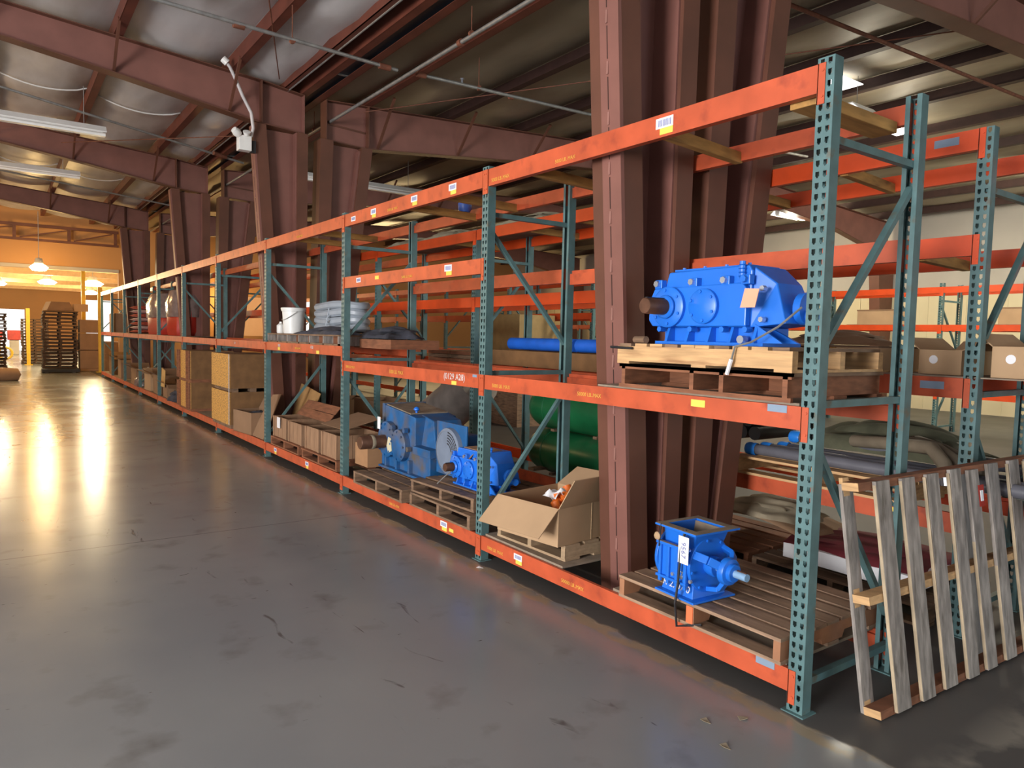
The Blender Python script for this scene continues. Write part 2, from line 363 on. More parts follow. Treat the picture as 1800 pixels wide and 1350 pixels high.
# ------------------------------------------------------------------ rigid frames
def chord(t, xa0, xa1, xb0, xb1, z0, z1, y0, y1, name='column_chord', plate=True):
    # tapered box chord, xa at z0 to xb at z1
    MB().hexa([(xa0,y0,z0),(xa1,y0,z0),(xa1,y1,z0),(xa0,y1,z0)], [(xb0,y0,z1),(xb1,y0,z1),(xb1,y1,z1),(xb0,y1,z1)]).build(name, PRIMER, t)
def frame(Y, n, near):
    lab = ['in the nearest rack bay', 'behind the white floodlight', 'third along the valley', 'farthest along the valley', 'out of the near end'][n]
    z1 = 4.80
    # left hall column
    t = thing('steel_column', f'red oxide tapered steel column of the left hall {lab}', 'column', (0, Y, 0), group='valley columns of the left hall')
    A0 = lambda z: .352-.0705*z
    yw = .25 if n == 0 else .16
    chord(t, A0(0), A0(0)+.158, A0(z1), A0(z1)+.165, 0, z1+.03, 0, .30)
    p = MB().hexa([(A0(0)-.03,.0,0),(A0(0),.0,0),(A0(0),.17,0),(A0(0)-.03,.17,0)], [(A0(z1)-.03,.0,z1),(A0(z1),.0,z1),(A0(z1),.17,z1),(A0(z1)-.03,.17,z1)]).build('cover_channel', PRIMERP, t)
    if near:
        for i in range(15):
            z = .15+i*.31
            MB().hexa([(A0(z)-.032,.098,z),(A0(z)-.028,.098,z),(A0(z)-.028,.105,z),(A0(z)-.032,.105,z)], [(A0(z+.2)-.032,.098,z+.2),(A0(z+.2)-.028,.098,z+.2),(A0(z+.2)-.028,.105,z+.2),(A0(z+.2)-.032,.105,z+.2)]).build('stitch_gap', mat('seam_shadow_gap', (.035,.012,.008), .8), p)
            MB().box(A0(z+.25)-.036, A0(z+.25)-.028, .094, .108, z+.215, z+.295).build('stitch_weld', WELD, p)
    chord(t, .632, .785, .65, .81, 0, z1, 0, .30)
    MB().hexa([(.621,.03,0),(.64,.03,0),(.64,.27,0),(.621,.27,0)], [(.632,.03,z1),(.65,.03,z1),(.65,.27,z1),(.632,.27,z1)]).build('edge_strip', PRIMERP, t)
    MB().hexa([(A0(0)+.1,yw,0),(.7,yw,0),(.7,yw+.01,0),(A0(0)+.1,yw+.01,0)], [(A0(z1)+.1,yw,z1),(.7,yw,z1),(.7,yw+.01,z1),(A0(z1)+.1,yw+.01,z1)]).build('column_web', PRIMERP, t)
    MB().box(.22, .86, -.04, .34, 0, .02).build('base_plate', PRIMER, t)
    # right hall column
    t = thing('steel_column', f'red oxide tapered steel column of the right hall {lab}', 'column', (0, Y, 0), group='valley columns of the right hall')
    D0 = lambda z: 1.15+.113*z
    chord(t, .905, 1.085, 1.01, 1.215, 0, z1-.02, 0, .30)
    chord(t, D0(0), D0(0)+.19, D0(z1-.05), D0(z1-.05)+.185, 0, z1-.05, 0, .30)
    MB().hexa([(D0(0)-.03,.04,0),(D0(0),.04,0),(D0(0),.26,0),(D0(0)-.03,.26,0)], [(D0(4.7)-.03,.04,4.7),(D0(4.7),.04,4.7),(D0(4.7),.26,4.7),(D0(4.7)-.03,.26,4.7)]).build('cover_channel', PRIMERP, t)
    MB().hexa([(1.0,yw,0),(1.25,yw,0),(1.25,yw+.01,0),(1.0,yw+.01,0)], [(1.1,yw,4.75),(1.75,yw,4.75),(1.75,yw+.01,4.75),(1.1,yw+.01,4.75)]).build('column_web', PRIMERP, t)
    MB().box(.88, 1.42, -.04, .34, 0, .02).build('base_plate', PRIMER, t)
    # left rafter
    t = thing('steel_rafter', f'red oxide steel rafter of the left hall roof {lab}', 'rafter', (0, Y+.15, 0), group='rafters of the left hall')
    ptsT = [(.767,5.385),(.13,5.47),(-9.2,6.26)]; ptsB = [(.767,4.81),(.13,4.858),(-1.69,5.14),(-3.0,5.32),(-9.2,5.92)]
    MB().prism(ptsT+ptsB[::-1], 'Y', -.005, .005).build('rafter_web', PRIMERP, t)
    def fl(pts, name, w=.10):
        bb = MB()
        for a, c in zip(pts[:-1], pts[1:]): bb.bar((a[0],0,a[1]), (c[0],0,c[1]), 2*w, .014, (0,0,1))
        bb.build(name, PRIMER, t)
    fl(ptsT, 'top_flange'); fl(ptsB, 'bottom_flange')
    MB().box(.76, .775, -.10, .10, 4.80, 5.39).build('end_plate', PRIMERP, t)
    MB().box(.12, .136, -.125, .125, 4.86, 5.475).build('stiffener', PRIMER, t)
    for x in (-.31, -1.78, -3.25, -4.75):
        zb = 4.86+.15*(.13-x) if x > -1.7 else 5.14+.125*(-1.69-x)
        for s_ in (-1, 1): MB().bar((x, s_*.02, zb+.03), (x, s_*.62, zl(x)+.04), .035, .035).build('flange_brace', PRIMER, t)
    # right rafter
    t = thing('steel_rafter', f'red oxide steel rafter of the right hall roof {lab}', 'rafter', (0, Y+.15, 0), group='rafters of the right hall')
    ptsT = [(1.12,5.388),(9.8,5.87),(18.4,5.40)]; ptsB = [(1.12,4.79),(1.80,4.76),(4.62,5.03),(9.8,5.45),(15.5,4.95),(18.4,4.4)]
    MB().prism(ptsT+ptsB[::-1], 'Y', -.005, .005).build('rafter_web', PRIMERP, t)
    fl(ptsT, 'top_flange'); fl(ptsB, 'bottom_flange')
    MB().box(1.105, 1.12, -.125, .125, 4.78, 5.39).build('end_plate', PRIMER, t)
    MB().box(1.81, 1.826, -.125, .125, 4.77, 5.42).build('stiffener', PRIMER, t)
    MB().bar((1.13,-.01,5.06), (1.8,-.01,5.02), .012, .03).build('web_rib', PRIMER, t)
    for x in (1.87, 3.39, 4.98, 6.55):
        zb = 4.77+.094*(x-1.8)
        for s_ in (-1, 1): MB().bar((x+.15, s_*.02, zb+.03), (x+.15, s_*.62, zr(x)+.04), .035, .035).build('flange_brace', PRIMER, t)
    # far east column
    t = thing('steel_column', f'dark steel column against the cream wall, frame {lab}', 'column', (18.1, Y, 0), group='east wall columns')
    MB().hexa([(.1,.0,0),(.45,.0,0),(.45,.3,0),(.1,.3,0)], [(-.45,.0,4.5),(.45,.0,4.5),(.45,.3,4.5),(-.45,.3,4.5)]).build('column_web', PRIMER, t)
for n, (Y, near) in enumerate([(1.45, True), (9.02, True), (15.2, False), (22.9, False), (-6.2, False)]): frame(Y, n, near)

# ------------------------------------------------------------------ pallet racks
P = 2.82
def post_mesh(h):
    """perforated C post: front plate in x=0 plane facing -X, opening towards +X"""
    b = MB(); w = .039; th = .0035; d = .07
    ys = [-w, -.0285, -.0095, .0095, .0285, w]
    for a, c in ((0,1), (2,3), (4,5)): b.box(0, th, ys[a], ys[c], 0, h)
    n = int(h/.0508)
    for k in range(n+1):
        zc = .03+k*.0508; z0 = 0 if k == 0 else zc-.0508+.0145; z1 = min(h, zc-.0145)
        if z1 <= z0: continue
        b.box(0, th, ys[1], ys[2], z0, z1); b.box(0, th, ys[3], ys[4], z0, z1)
        if zc+.013 < h:      # tear-drop: narrower lower end
            for y0, y1 in ((ys[1], ys[1]+.005), (ys[2]-.0045, ys[2]), (ys[3], ys[3]+.0045), (ys[4]-.0045, ys[4])): b.box(0, th, y0, y1, zc-.0145, zc-.008)
    b.box(0, d, -w-.003, -w, 0, h); b.box(0, d, w, w+.003, 0, h)
    b.box(d-.003, d, -w, -w+.022, 0, h); b.box(d-.003, d, w-.022, w, 0, h)
    return b
HP = 3.10
POST = {}
def post(h=HP, m=TEAL):
    key = (h, m.name)
    if key not in POST:
        a = post_mesh(h).mesh('post', m); bb = post_mesh(h); bb.v = [(-x, -y, z) for x, y, z in bb.v]; POST[key] = (a, bb.mesh('post', m))
    return POST[key]
FOOT = MB().box(-.02, .09, -.06, .06, 0, .006).mesh('foot_plate', TEAL)
DEPTH = .887
BR = {}
def brace_meshes(m):
    if m.name in BR: return BR[m.name]
    d = {}
    H = MB().box(.03, DEPTH-.03, -.018, .018, -.018, .018); d['h'] = H.mesh('brace', m)
    for nm, z0, z1 in (('u', 2.62, 1.74), ('l', 1.32, .32)):
        d[nm+'0'] = MB().bar((DEPTH-.05, 0, z0) if nm == 'u' else (.05, 0, z0), (.05, 0, z1) if nm == 'u' else (DEPTH-.05, 0, z1), .036, .03).mesh('brace', m)
        d[nm+'1'] = MB().bar((.05, 0, z0) if nm == 'u' else (DEPTH-.05, 0, z0), (DEPTH-.05, 0, z1) if nm == 'u' else (.05, 0, z1), .036, .03).mesh('brace', m)
    BR[m.name] = d; return d
def upright(X, y, k, label, group, m=TEAL, h=HP):
    t = thing('upright_frame', label, 'rack frame', (X, y, 0), group=group)
    a, c = post(h, m); obj('post', a, t); obj('post', c, t, (DEPTH, 0, 0))
    obj('foot_plate', FOOT, t); obj('foot_plate', FOOT, t, (DEPTH-.07, 0, 0))
    d = brace_meshes(m); par = str(k % 2)
    for z in (.14, 1.50, 2.74): obj('brace', d['h'], t, (0, 0, z))
    obj('brace', d['u'+par], t); obj('brace', d['l'+par], t)
    return t
RAIL = {}
def rail_mesh(L, h, m):
    key = (round(L, 3), h, m.name)
    if key not in RAIL:
        b = MB().prism([(0, 0), (0, h), (.024, h), (.024, h-.028), (.045, h-.028), (.045, 0)], 'Y', .036, L-.036)
        RAIL[key] = b.mesh('rail', m)
    return RAIL[key]
BK = {}
def bracket_mesh(m, h):
    if (m.name, h) not in BK:
        # connector plate over the post face, hook side leg, two rivets
        b = MB().box(-.005, -.001, .0, .038, -.055, h).box(-.005, .05, .034, .0385, -.055, h)
        b.cyl((-.009, .012, h*.75), (-.005, .012, h*.75), .007, n=8).cyl((-.009, .012, -.02), (-.005, .012, -.02), .007, n=8)
        c = MB(); c.v = [(x, -y, z) for x, y, z in b.v]; c.f = list(b.f)
        BK[(m.name, h)] = (b.mesh('bracket', m), c.mesh('bracket', m))
    return BK[(m.name, h)]
STK = {}
def sticker(parent, kind, y, z, w=.085):
    """adhesive labels on the aisle face of a beam (local y from beam start)"""
    def q(nm, y0, y1, z0, z1, m, x=-.0022): return MB().box(x, x+.0012, y0, y1, z0, z1).build(nm, m, parent)
    if kind in ('wy', 'w'):
        s_ = q('paper_label', y-w/2, y+w/2, z, z+w*.45, PAPER, -.002)
        for i in range(9): MB().box(-.0032, -.002, y-w*.38+i*w*.085, y-w*.38+i*w*.085+w*.045, z+.010, z+w*.36).build('barcode_bar', INK, s_)
    if kind in ('wy',): q('yellow_label', y-w/2, y+w*.25, z-w*.28, z, YEL)
    if kind == 'y': q('yellow_label', y-w*.4, y+w*.4, z, z+w*.32, YEL)
    if kind == 'g': q('maker_plate', y-w*.45, y+w*.45, z, z+w*.3, STB)
def beam(X, side, y, z, label, group, m=ORANGE, h=.115, L=P, deco=()):
    """side=+1: smooth face towards -X at X; side=-1: face towards +X (mirrored)"""
    t = thing('rack_beam', label, 'rack beam', (X, y, z-h) if side > 0 else (X, y+L, z-h), 0 if side > 0 else math.pi, group=group)
    obj('rail', rail_mesh(L, h, m), t)
    a, c = bracket_mesh(m, h); obj('bracket', a, t); obj('bracket', c, t, (0, L, 0))
    for d in deco:
        if d[0] == 't': text(d[3], d[4], d[5], t, (-.0015, d[1], d[2]), FACE_L, 'stencil_lettering')
        else: sticker(t, d[0], d[1], d[2], *(d[3:]))
    return t
ordn += ['thirteenth','fourteenth','fifteenth','sixteenth','seventeenth','eighteenth']
bayn = ['nearest bay', 'second bay from the near end', 'third bay from the near end', 'fourth bay from the near end', 'fifth bay from the near end', 'sixth bay from the near end', 'seventh bay from the near end', 'eighth bay from the near end', 'ninth bay from the near end', 'last bay at the far end']
MAX = '5000 LB. MAX'
DEC = {  # decorations per (bay, level)
 (0,'top'): [('wy', .98, .05, .13), ('t', 1.86, .035, MAX, .035, YELT), ('t', 2.62, .035, '5000 LB..MAX', .04, YELT)],
 (0,'mid'): [('y', .66, .055, .12), ('g', .17, .075, .12), ('t', 1.55, .05, '50000 LB..MAX', .036, YELT), ('t', 2.55, .035, '5000 LB. MAX', .04, YELT)],
 (0,'bot'): [('g', .17, .075, .12), ('t', 1.66, .045, '50000 LB..MAX', .036, YELT), ('wy', 2.28, .045, .10), ('t', 2.58, .04, MAX, .036, YELT)],
 (1,'top'): [('wy', .5, .05, .12), ('wy', 1.18, .05, .12), ('wy', 2.05, .045, .12), ('w', 2.55, .035, .11), ('t', 1.62, .04, MAX, .036, YELT)],
 (1,'third'): [('wy', .55, .05, .12), ('t', 1.3, .045, MAX, .036, YELT), ('y', 1.95, .055, .11), ('w', 2.4, .045, .11)],
 (1,'mid'): [('t', .42, .068, '(0129 A28)', .075, CHALK), ('y', .42, .003, .1), ('g', .10, .085, .07), ('t', 1.5, .05, MAX, .05, YELT), ('t', 2.6, .05, MAX, .04, YELT)],
 (1,'bot'): [('wy', .55, .045, .11), ('y', .42, .03, .09), ('t', 1.5, .04, MAX, .036, YELT)],
 (2,'top'): [('t', 1.4, .04, MAX, .036, YELT)],
 (2,'mid'): [('y', .75, .004, .12), ('y', 2.2, .01, .12), ('t', 1.45, .05, MAX, .036, YELT), ('t', 2.2, .07, '7028', .05, CHALK), ('t', .95, .075, '4128', .05, CHALK)],
 (2,'bot'): [('wy', 1.1, .04, .11), ('wy', 2.35, .04, .11)],
 (3,'mid'): [('t', 1.6, .06, '314', .05, CHALK)],
}
NB = 10
G1 = 'upright frames of the aisle rack'; G1b = 'aisle-side beams of the aisle rack'; G1c = 'rear beams of the aisle rack'
for k in range(NB+1):
    lab = 'teal perforated upright frame at the near end of the aisle rack' if k == 0 else ('teal perforated upright frame closing the far end of the aisle rack' if k == NB else f'teal perforated upright frame of the aisle rack, {ordn[k]} from the near end')
    upright(0, k*P, k, lab, G1)
for k in range(NB):
    zb, zm, zt = .207, (1.488 if k < 2 else 1.645), 3.075
    for nm, z in (('bot', zb), ('mid', zm), ('top', zt)):
        word = {'bot': 'bottom', 'mid': 'middle', 'top': 'top'}[nm]
        beam(0, 1, k*P, z, f'orange {word} aisle-side beam of the aisle rack, {bayn[k]}', G1b, deco=DEC.get((k, nm), ()), h=.112 if nm != 'top' else .13)
        beam(DEPTH, -1, k*P, z, f'orange {word} rear beam of the aisle rack, {bayn[k]}', G1c, h=.112)
beam(0, 1, P, 2.40, 'orange extra beam above the middle level of the aisle rack, aisle side, second bay', G1b, deco=DEC[(1,'third')], h=.12)
beam(DEPTH, -1, P, 2.38, 'orange extra beam above the middle level of the aisle rack, rear side, second bay', G1c, h=.12)
beam(DEPTH, -1, 0, 2.36, 'orange extra beam above the blue gearbox, rear side of the aisle rack', G1c, h=.12)

# second rack row
X2 = 1.70
G2 = 'upright frames of the second rack row'; G2b = 'beams of the second rack row'
for k in range(0, 8):
    upright(X2, k*P, k, f'teal upright frame of the second rack row, {ordn[k]} from the near end', G2)
for k in range(0, 7):
    zs = [.76, 1.60, 2.47, 3.10] if k == 0 else [.30, 1.45, 2.27, 3.09]
    for j, z in enumerate(zs):
        w = ['lowest', 'second', 'third', 'top'][j]
        beam(X2, 1, k*P, z, f'orange {w} front beam of the second rack row, {bayn[k]}', G2b, ORANGE2 if j >= 2 else ORANGE, h=.125,
             deco=([('g', .22, .05, .16)] if k == 0 and j in (1, 3) else [('y', .4, .05, .12)] if k == 0 else ()))
        beam(X2+DEPTH, -1, k*P, z, f'orange {w} rear beam of the second rack row, {bayn[k]}', G2b, ORANGE2, h=.125)
for j, z in enumerate((3.05, 2.40, 1.62, .74)):
    beam(X2+DEPTH, -1, -P, z, f'orange beam leaving the frame on the right, {["top","third","second","lowest"][j]} level of the second row', G2b, ORANGE2, h=.125)
# the second row runs on past the photograph's right edge
upright(X2+.96, -.9, 0, 'teal upright frame at the right edge behind the leaning pallet', G2)

# third and fourth rows, further right
def far_row(X, ks, y0, zs, nm, g):
    for i, k in enumerate(range(ks+1)):
        upright(X, y0+k*P, k, f'distant teal upright frame of the {nm}, {ordn[i]} from near', g)
    for k in range(ks):
        for j, z in enumerate(zs):
            w = ['lowest', 'second', 'third', 'top'][j]
            beam(X, 1, y0+k*P, z, f'distant orange {w} beam of the {nm}, {ordn[k]} bay', g, ORANGE2, h=.125)
            if j > 0: beam(X+DEPTH, -1, y0+k*P, z, f'distant orange {w} rear beam of the {nm}, {ordn[k]} bay', g, ORANGE2, h=.125)
far_row(6.3, 6, 8.6, [.3, 1.45, 2.3, 3.05], 'third rack row', 'third rack row')
far_row(12.6, 7, 2.2, [.9, 2.25, 3.02], 'cream wall row', 'rack row by the cream wall')

# front-to-back timbers lying in the top beams
def timber(X, y0, y1, z, label, h=.07, w=.055):
    t = thing('cross_timber', label, 'timber', (0, 0, 0), group='timbers across the top beams')
    MB().bar((X+.03, y0, z), (X+DEPTH-.03, y1, z), w, h).build('timber_bar', TIMB, t, bevel=.004)
for i, (y, dz) in enumerate([(1.02, 0), (2.28, 0), (4.2, 0), (3.5, 0), (6.5, 0), (7.3, 0)]):
    timber(0, y, y+.1, 2.985, f'golden timber across the top beams of the aisle rack, {ordn[i]} from the near end')
t = thing('cross_timber', 'wide golden timber under the top beams beside the nearest upright', 'timber', (0,0,0)); MB().box(.06, .82, .08, .22, 2.92, 2.98).build('timber_bar', TIMB, t, bevel=.004)
for i, y in enumerate([.9, 1.8, 3.7, 4.6, 6.2]):
    timber(X2, y, y+.08, 3.0, f'golden timber across the top beams of the second rack row, {ordn[i]} from the near end')
timber(X2, .35, .42, 2.37, 'golden timber across the third level of the second rack row')

# ------------------------------------------------------------------ pallets
BOARD = {}
def board(L, w, th, m, axis):
    key = (round(L,3), round(w,3), th, m.name, axis)
    if key not in BOARD:
        b = MB().box(-w/2, w/2, 0, L, 0, th) if axis == 'Y' else MB().box(0, L, -w/2, w/2, 0, th)
        BOARD[key] = b.mesh('board', m)
    return BOARD[key]
def pallet(loc, rz, label, Ly=1.1, Lx=.95, ntop=7, nbot=3, m=WOODO, ms=None, hs=.09, group=None, rot=None, notch=True, top_w=None, jit=.012):
    """deck boards run along local Y, stringers along local X; origin at the low corner"""
    t = thing('wooden_pallet', label, 'pallet', loc, rz, group or 'wooden pallets', rot)
    ms = ms or m; th = .018
    for i in range(3):
        y = [.025, Ly/2, Ly-.025][i]
        pts = [(0,0),(0,hs),(Lx,hs),(Lx,0)]
        if notch: pts = [(0,0),(0,hs),(Lx,hs),(Lx,0),(Lx*.86,0),(Lx*.84,hs*.4),(Lx*.62,hs*.4),(Lx*.60,0),(Lx*.40,0),(Lx*.38,hs*.4),(Lx*.16,hs*.4),(Lx*.14,0)]
        bb = MB(); o0 = y-.02; o1 = y+.02
        vs = [(p[0], o0, p[1]+th) for p in pts]+[(p[0], o1, p[1]+th) for p in pts]; k = len(pts)
        bb.add(vs, [tuple(range(k)), tuple(range(k, 2*k))[::-1]]+[(j, (j+1) % k, (j+1) % k+k, j+k) for j in range(k)])
        bb.build('stringer', ms, t)
    w = top_w or Lx/ntop*.80
    for i in range(ntop):
        x = w/2+(Lx-w)*i/(ntop-1)+random.uniform(-jit, jit)*(0 < i < ntop-1)
        obj('deck_board', board(Ly, w, th, m, 'Y'), t, (x, random.uniform(-jit, jit), th+hs), (0, 0, random.uniform(-.008, .008)))
    for i in range(nbot):
        x = w/2+(Lx-w)*i/(nbot-1)
        obj('bottom_board', board(Ly, w, th, m, 'Y'), t, (x, 0, 0))
    return t
def deck(label, x0, x1, y0, y1, z, m=PLY, th=.016, n=0):
    t = thing('shelf_board', label, 'shelf board', ((x0+x1)/2, (y0+y1)/2, z))
    MB().box((x0-x1)/2, (x1-x0)/2, (y0-y1)/2, (y1-y0)/2, 0, th).build('plywood_sheet', m, t)
    return t

# nearest bay, bottom
deck('dusty plywood board under the pallet of the blue rotary valve', .028, .84, .07, 1.30, .2075)
deck('dusty plywood board under the open cardboard box', .028, .84, 1.80, 2.76, .2075)
lowp = pallet((-.045, .055, .226), 0, 'weathered wooden pallet carrying the blue rotary valve on the bottom level', Ly=1.12, Lx=.92, ntop=7, nbot=3, hs=.095, m=mat('brown_deck_board', (.30,.19,.12), .8, var=.28, scale=5, stretch=(3,.6,9), bump=.3, dirt=(.14,.085,.05), dscale=3), ms=mat('red_brown_stringer', (.33,.15,.075), .8, var=.25))
MB().box(-.004, 0, .545, .59, .018, .113).build('orange_stringer_end', BRIGHTP, lowp)

# blue rotary valve -------------------------------------------------
def rotary_valve(loc, rz):
    t = thing('rotary_valve', 'bright blue cast rotary valve with open square inlet and white number tag', 'valve', loc, rz)
    s_ = .150
    MB().box(-.165, .165, -.15, .15, 0, .012).build('base_flange', BLUE, t, bevel=.003)
    # lower transition (square to body)
    MB().hexa([(-.13,-.11,.012),(.13,-.11,.012),(.13,.13,.012),(-.13,.13,.012)], [(-.10,-.085,.10),(.10,-.085,.10),(.10,.13,.10),(-.10,.13,.10)]).build('lower_chute', BLUE, t, bevel=.004)
    # cylindrical housing
    MB().cyl((0,-.085,.19), (0,.15,.19), .135, n=32).build('rotor_housing', BLUE, t, smooth=True)
    MB().cyl((0,-.105,.19), (0,-.08,.19), .155, n=32).build('end_cover', BLUE, t, smooth=True, bevel=.003)
    MB().cyl((0,.15,.19), (0,.172,.19), .155, n=32).build('end_cover', BLUE, t, smooth=True, bevel=.003)
    # side box with ribs facing the aisle
    MB().box(-.150, -.02, -.08, .135, .095, .285).build('side_box', BLUE, t, bevel=.006)
    for y in (-.075, -.01, .055, .12): MB().box(-.165, -.148, y-.010, y+.010, .06, .285).build('rib', BLUE, t, bevel=.003)
    MB().box(-.172, -.148, -.09, .145, .275, .292).build('side_ledge', BLUE, t, bevel=.003)
    MB().box(-.170, -.148, -.09, .145, .085, .10).build('side_ledge', BLUE, t, bevel=.003)
    MB().box(-.171, -.149, -.085, .14, .2925, .294).build('dust_layer', DUST, t)
    # upper chute flaring to the inlet flange, hollow
    b = MB(); o0, i0 = .105, .095
    for (x0,y0,x1,y1,X0,Y0_,X1,Y1_) in ((-.11,-.085,.11,-.085,-.125,-.115,.125,-.115), (.11,-.085,.11,.13,.125,-.115,.125,.125), (.11,.13,-.11,.13,.125,.125,-.125,.125), (-.11,.13,-.11,-.085,-.125,.125,-.125,-.115)):
        b.add([(x0,y0,.285),(x1,y1,.285),(X1,Y1_,.378),(X0,Y0_,.378)], [(0,1,2,3)])
    b.build('upper_chute', BLUE, t, solid=.008)
    b = MB()
    for x0,x1,y0,y1 in ((-.172,.172,-.157,-.105),(-.172,.172,.115,.157),(-.172,-.115,-.105,.115),(.115,.172,-.105,.115)): b.box(x0,x1,y0,y1,.378,.388)
    b.build('inlet_flange', BLUE, t)
    b = MB()
    for x0,x1,y0,y1 in ((-.170,.170,-.155,-.105),(-.170,.170,.115,.155),(-.170,-.115,-.105,.115),(.115,.170,-.105,.115)): b.box(x0,x1,y0,y1,.3882,.3895)
    b.build('flange_dust', DUST, t)
    b = MB()
    for x0,y0,x1,y1 in ((-.10,-.08,.10,-.08),(.10,-.08,.10,.12),(.10,.12,-.10,.12),(-.10,.12,-.10,-.08)): b.add([(x0,y0,.26),(x1,y1,.26),(x1*1.12,y1*1.2,.376),(x0*1.12,y0*1.2,.376)], [(0,1,2,3)])
    b.build('dusty_liner', DUST, t)
    MB().cyl((0,-.07,.25), (0,.11,.25), .02, n=8).bar((-.1,.02,.33), (.1,.04,.30), .16, .008).build('rotor_vane', DUST, t)
    # bearing bracket: hub carried by three bent arms
    for a in (R(35), R(150), R(270)):
        d = Vector((math.cos(a), 0, math.sin(a)))
        c = Vector((0, 0, .19)); p0 = c+d*.135+Vector((0,-.10,0)); p1 = c+d*.115+Vector((0,-.185,0)); p2 = c+d*.045+Vector((0,-.235,0))
        MB().bar(p0, p1, .045, .026, d).bar(p1, p2, .045, .026, d).build('bearing_arm', BLUE, t, bevel=.004)
    MB().lathe([(0,-.285),(.045,-.285),(.05,-.28),(.05,-.262),(.07,-.258),(.074,-.25),(.074,-.222),(.06,-.215),(.05,-.205),(.0,-.205)], (0,0,.19), (0,1,0)).build('bearing_hub', BLUE, t, smooth=True)
    MB().lathe([(.0,-.165),(.05,-.165),(.056,-.16),(.056,-.125),(.05,-.105),(0,-.105)], (0,0,.19), (0,1,0)).build('shaft_seal', BLUE, t, smooth=True)
    MB().cyl((0,-.365,.19), (0,-.1,.19), .021, n=20).build('drive_shaft', mat('pale_blue_shaft', (.25,.42,.62), .4, metal=.2), t, smooth=True)
    MB().box(-.005,.005,-.36,-.30,.208,.216).build('shaft_key', STEEL, t)
    for y, z in ((.02,.125),(-.05,.125),(-.095,.29),(-.115,.12)):
        MB().cyl((-.163,y,z), (-.15,y,z), .011, n=6).build('bolt_head', CHROME, t)
    for a in range(8):
        q = 2*math.pi*a/8+.2; MB().cyl((.14*math.cos(q),-.115,.19+.14*math.sin(q)), (.14*math.cos(q),-.105,.19+.14*math.sin(q)), .008, n=6).build('bolt_head', BLUE, t)
    g = MB().box(-.185, -.183, -.120, -.044, .215, .365).build('paper_tag', PAPER, t)
    text('9567', .045, INK, g, (-.186, -.082, .29), (R(90), R(90), R(-90)), 'tag_number')
    text('R-2707-0', .055, CHALK, t, (-.140, .005, .06), (R(75), 0, R(-90)), 'chalk_number')
    text(',278', .05, CHALK, t, (-.1505, -.035, .135), FACE_L, 'chalk_number')
    MB().tube([(-.17,.11,.39),(-.172,.115,.33),(-.172,.12,.26)], .004, 5).build('tag_wire', BLACK, t)
    MB().lathe([(0,0),(.02,.005),(.024,.02),(.016,.03),(0,.034)], (-.155,.135,.315), (-1,0,0), 10).build('wood_plug', CARD, t, smooth=True)
    return t
rotary_valve((.10, .715, .362), R(-4))
t = thing('steel_strap', 'black strap tying the blue rotary valve down to its pallet', 'strap', (0,0,0))
MB().tube([(-.055,.665,.757),(-.082,.67,.66),(-.085,.68,.45),(-.09,.69,.345),(-.07,.69,.21),(-.055,.62,.235),(-.02,.56,.25)], .0075, 6).build('strap_band', BLACK, t)

# open cardboard box on a small pallet ------------------------------
pallet((.10, 1.86, .226), R(2), 'pale small pallet under the open cardboard box', Ly=.80, Lx=.70, ntop=4, nbot=3, m=mat('tan_pine', (.36,.25,.15), .8, var=.2, scale=5, stretch=(3,.7,9)), hs=.075, notch=False)
def carton(name, label, loc, rz, lx, ly, h, m=CARD, flaps=(1,1,1,1), th=.006, group=None, ang=(40,40,40,40), fl=None):
    t = thing(name, label, 'box', loc, rz, group)
    MB().box(0, lx, 0, ly, 0, th).build('box_bottom', m, t)
    MB().box(0, th, 0, ly, th, h).box(lx-th, lx, 0, ly, th, h).box(th, lx-th, 0, th, th, h).box(th, lx-th, ly-th, ly, th, h).build('box_side', m, t)
    fl = fl or min(lx, ly)/2
    cfg = [((0,0,h),(0,ly,h),(-1,0,0)), ((lx,0,h),(lx,ly,h),(1,0,0)), ((0,0,h),(lx,0,h),(0,-1,0)), ((0,ly,h),(lx,ly,h),(0,1,0))]
    for i, (a, c, o) in enumerate(cfg):
        if not flaps[i]: continue
        q = R(ang[i]); d = Vector(o)*math.cos(q)+Vector((0,0,1))*math.sin(q); a, c = Vector(a), Vector(c)
        n_ = d.cross((c-a).normalized())*th/2
        MB().hexa([a-n_, c-n_, c+n_, a+n_], [a-n_+d*fl, c-n_+d*fl, c+n_+d*fl, a+n_+d*fl]).build('box_flap', m, t)
    return t
cb = carton('cardboard_box', 'open tan cardboard box with folded-out flaps holding orange parts', (.03, 1.86, .338), R(8), .66, .62, .27, CARD, (1,1,1,0), ang=(-42,25,58,80), fl=.26)
MB().box(.35, .36, -.002, .0, .0, .30).build('packing_tape', mat('packing_tape', (.52,.37,.22), .3), cb)
for i in range(9):
    x, y = random.uniform(.12,.55), random.uniform(.12,.5)
    p = thing('orange_part', f'small orange casting heaped in the open cardboard box', 'casting', (.05+x, 1.92+y, .345+.14+random.uniform(0,.07)), random.random()*3, 'orange castings in the box')
    MB().lathe([(0,0),(.05,0),(.06,.02),(.035,.05),(.035,.09),(0,.09)], (0,0,0), (.3,.4,1), 10).build('casting_body', mat('orange_casting', (.75,.16,.02), .5), p, smooth=True)
p = thing('plastic_bag', 'crumpled white plastic bag on the orange castings in the box', 'bag', (.33, 2.22, .60))
MB().grid(lambda u, v: (.2*(u-.5), .16*(v-.5), .035*math.sin(u*9)*math.cos(v*8)+.03*math.sin(math.pi*u)), 10, 10).build('bag_film', PAPER, p, smooth=True)

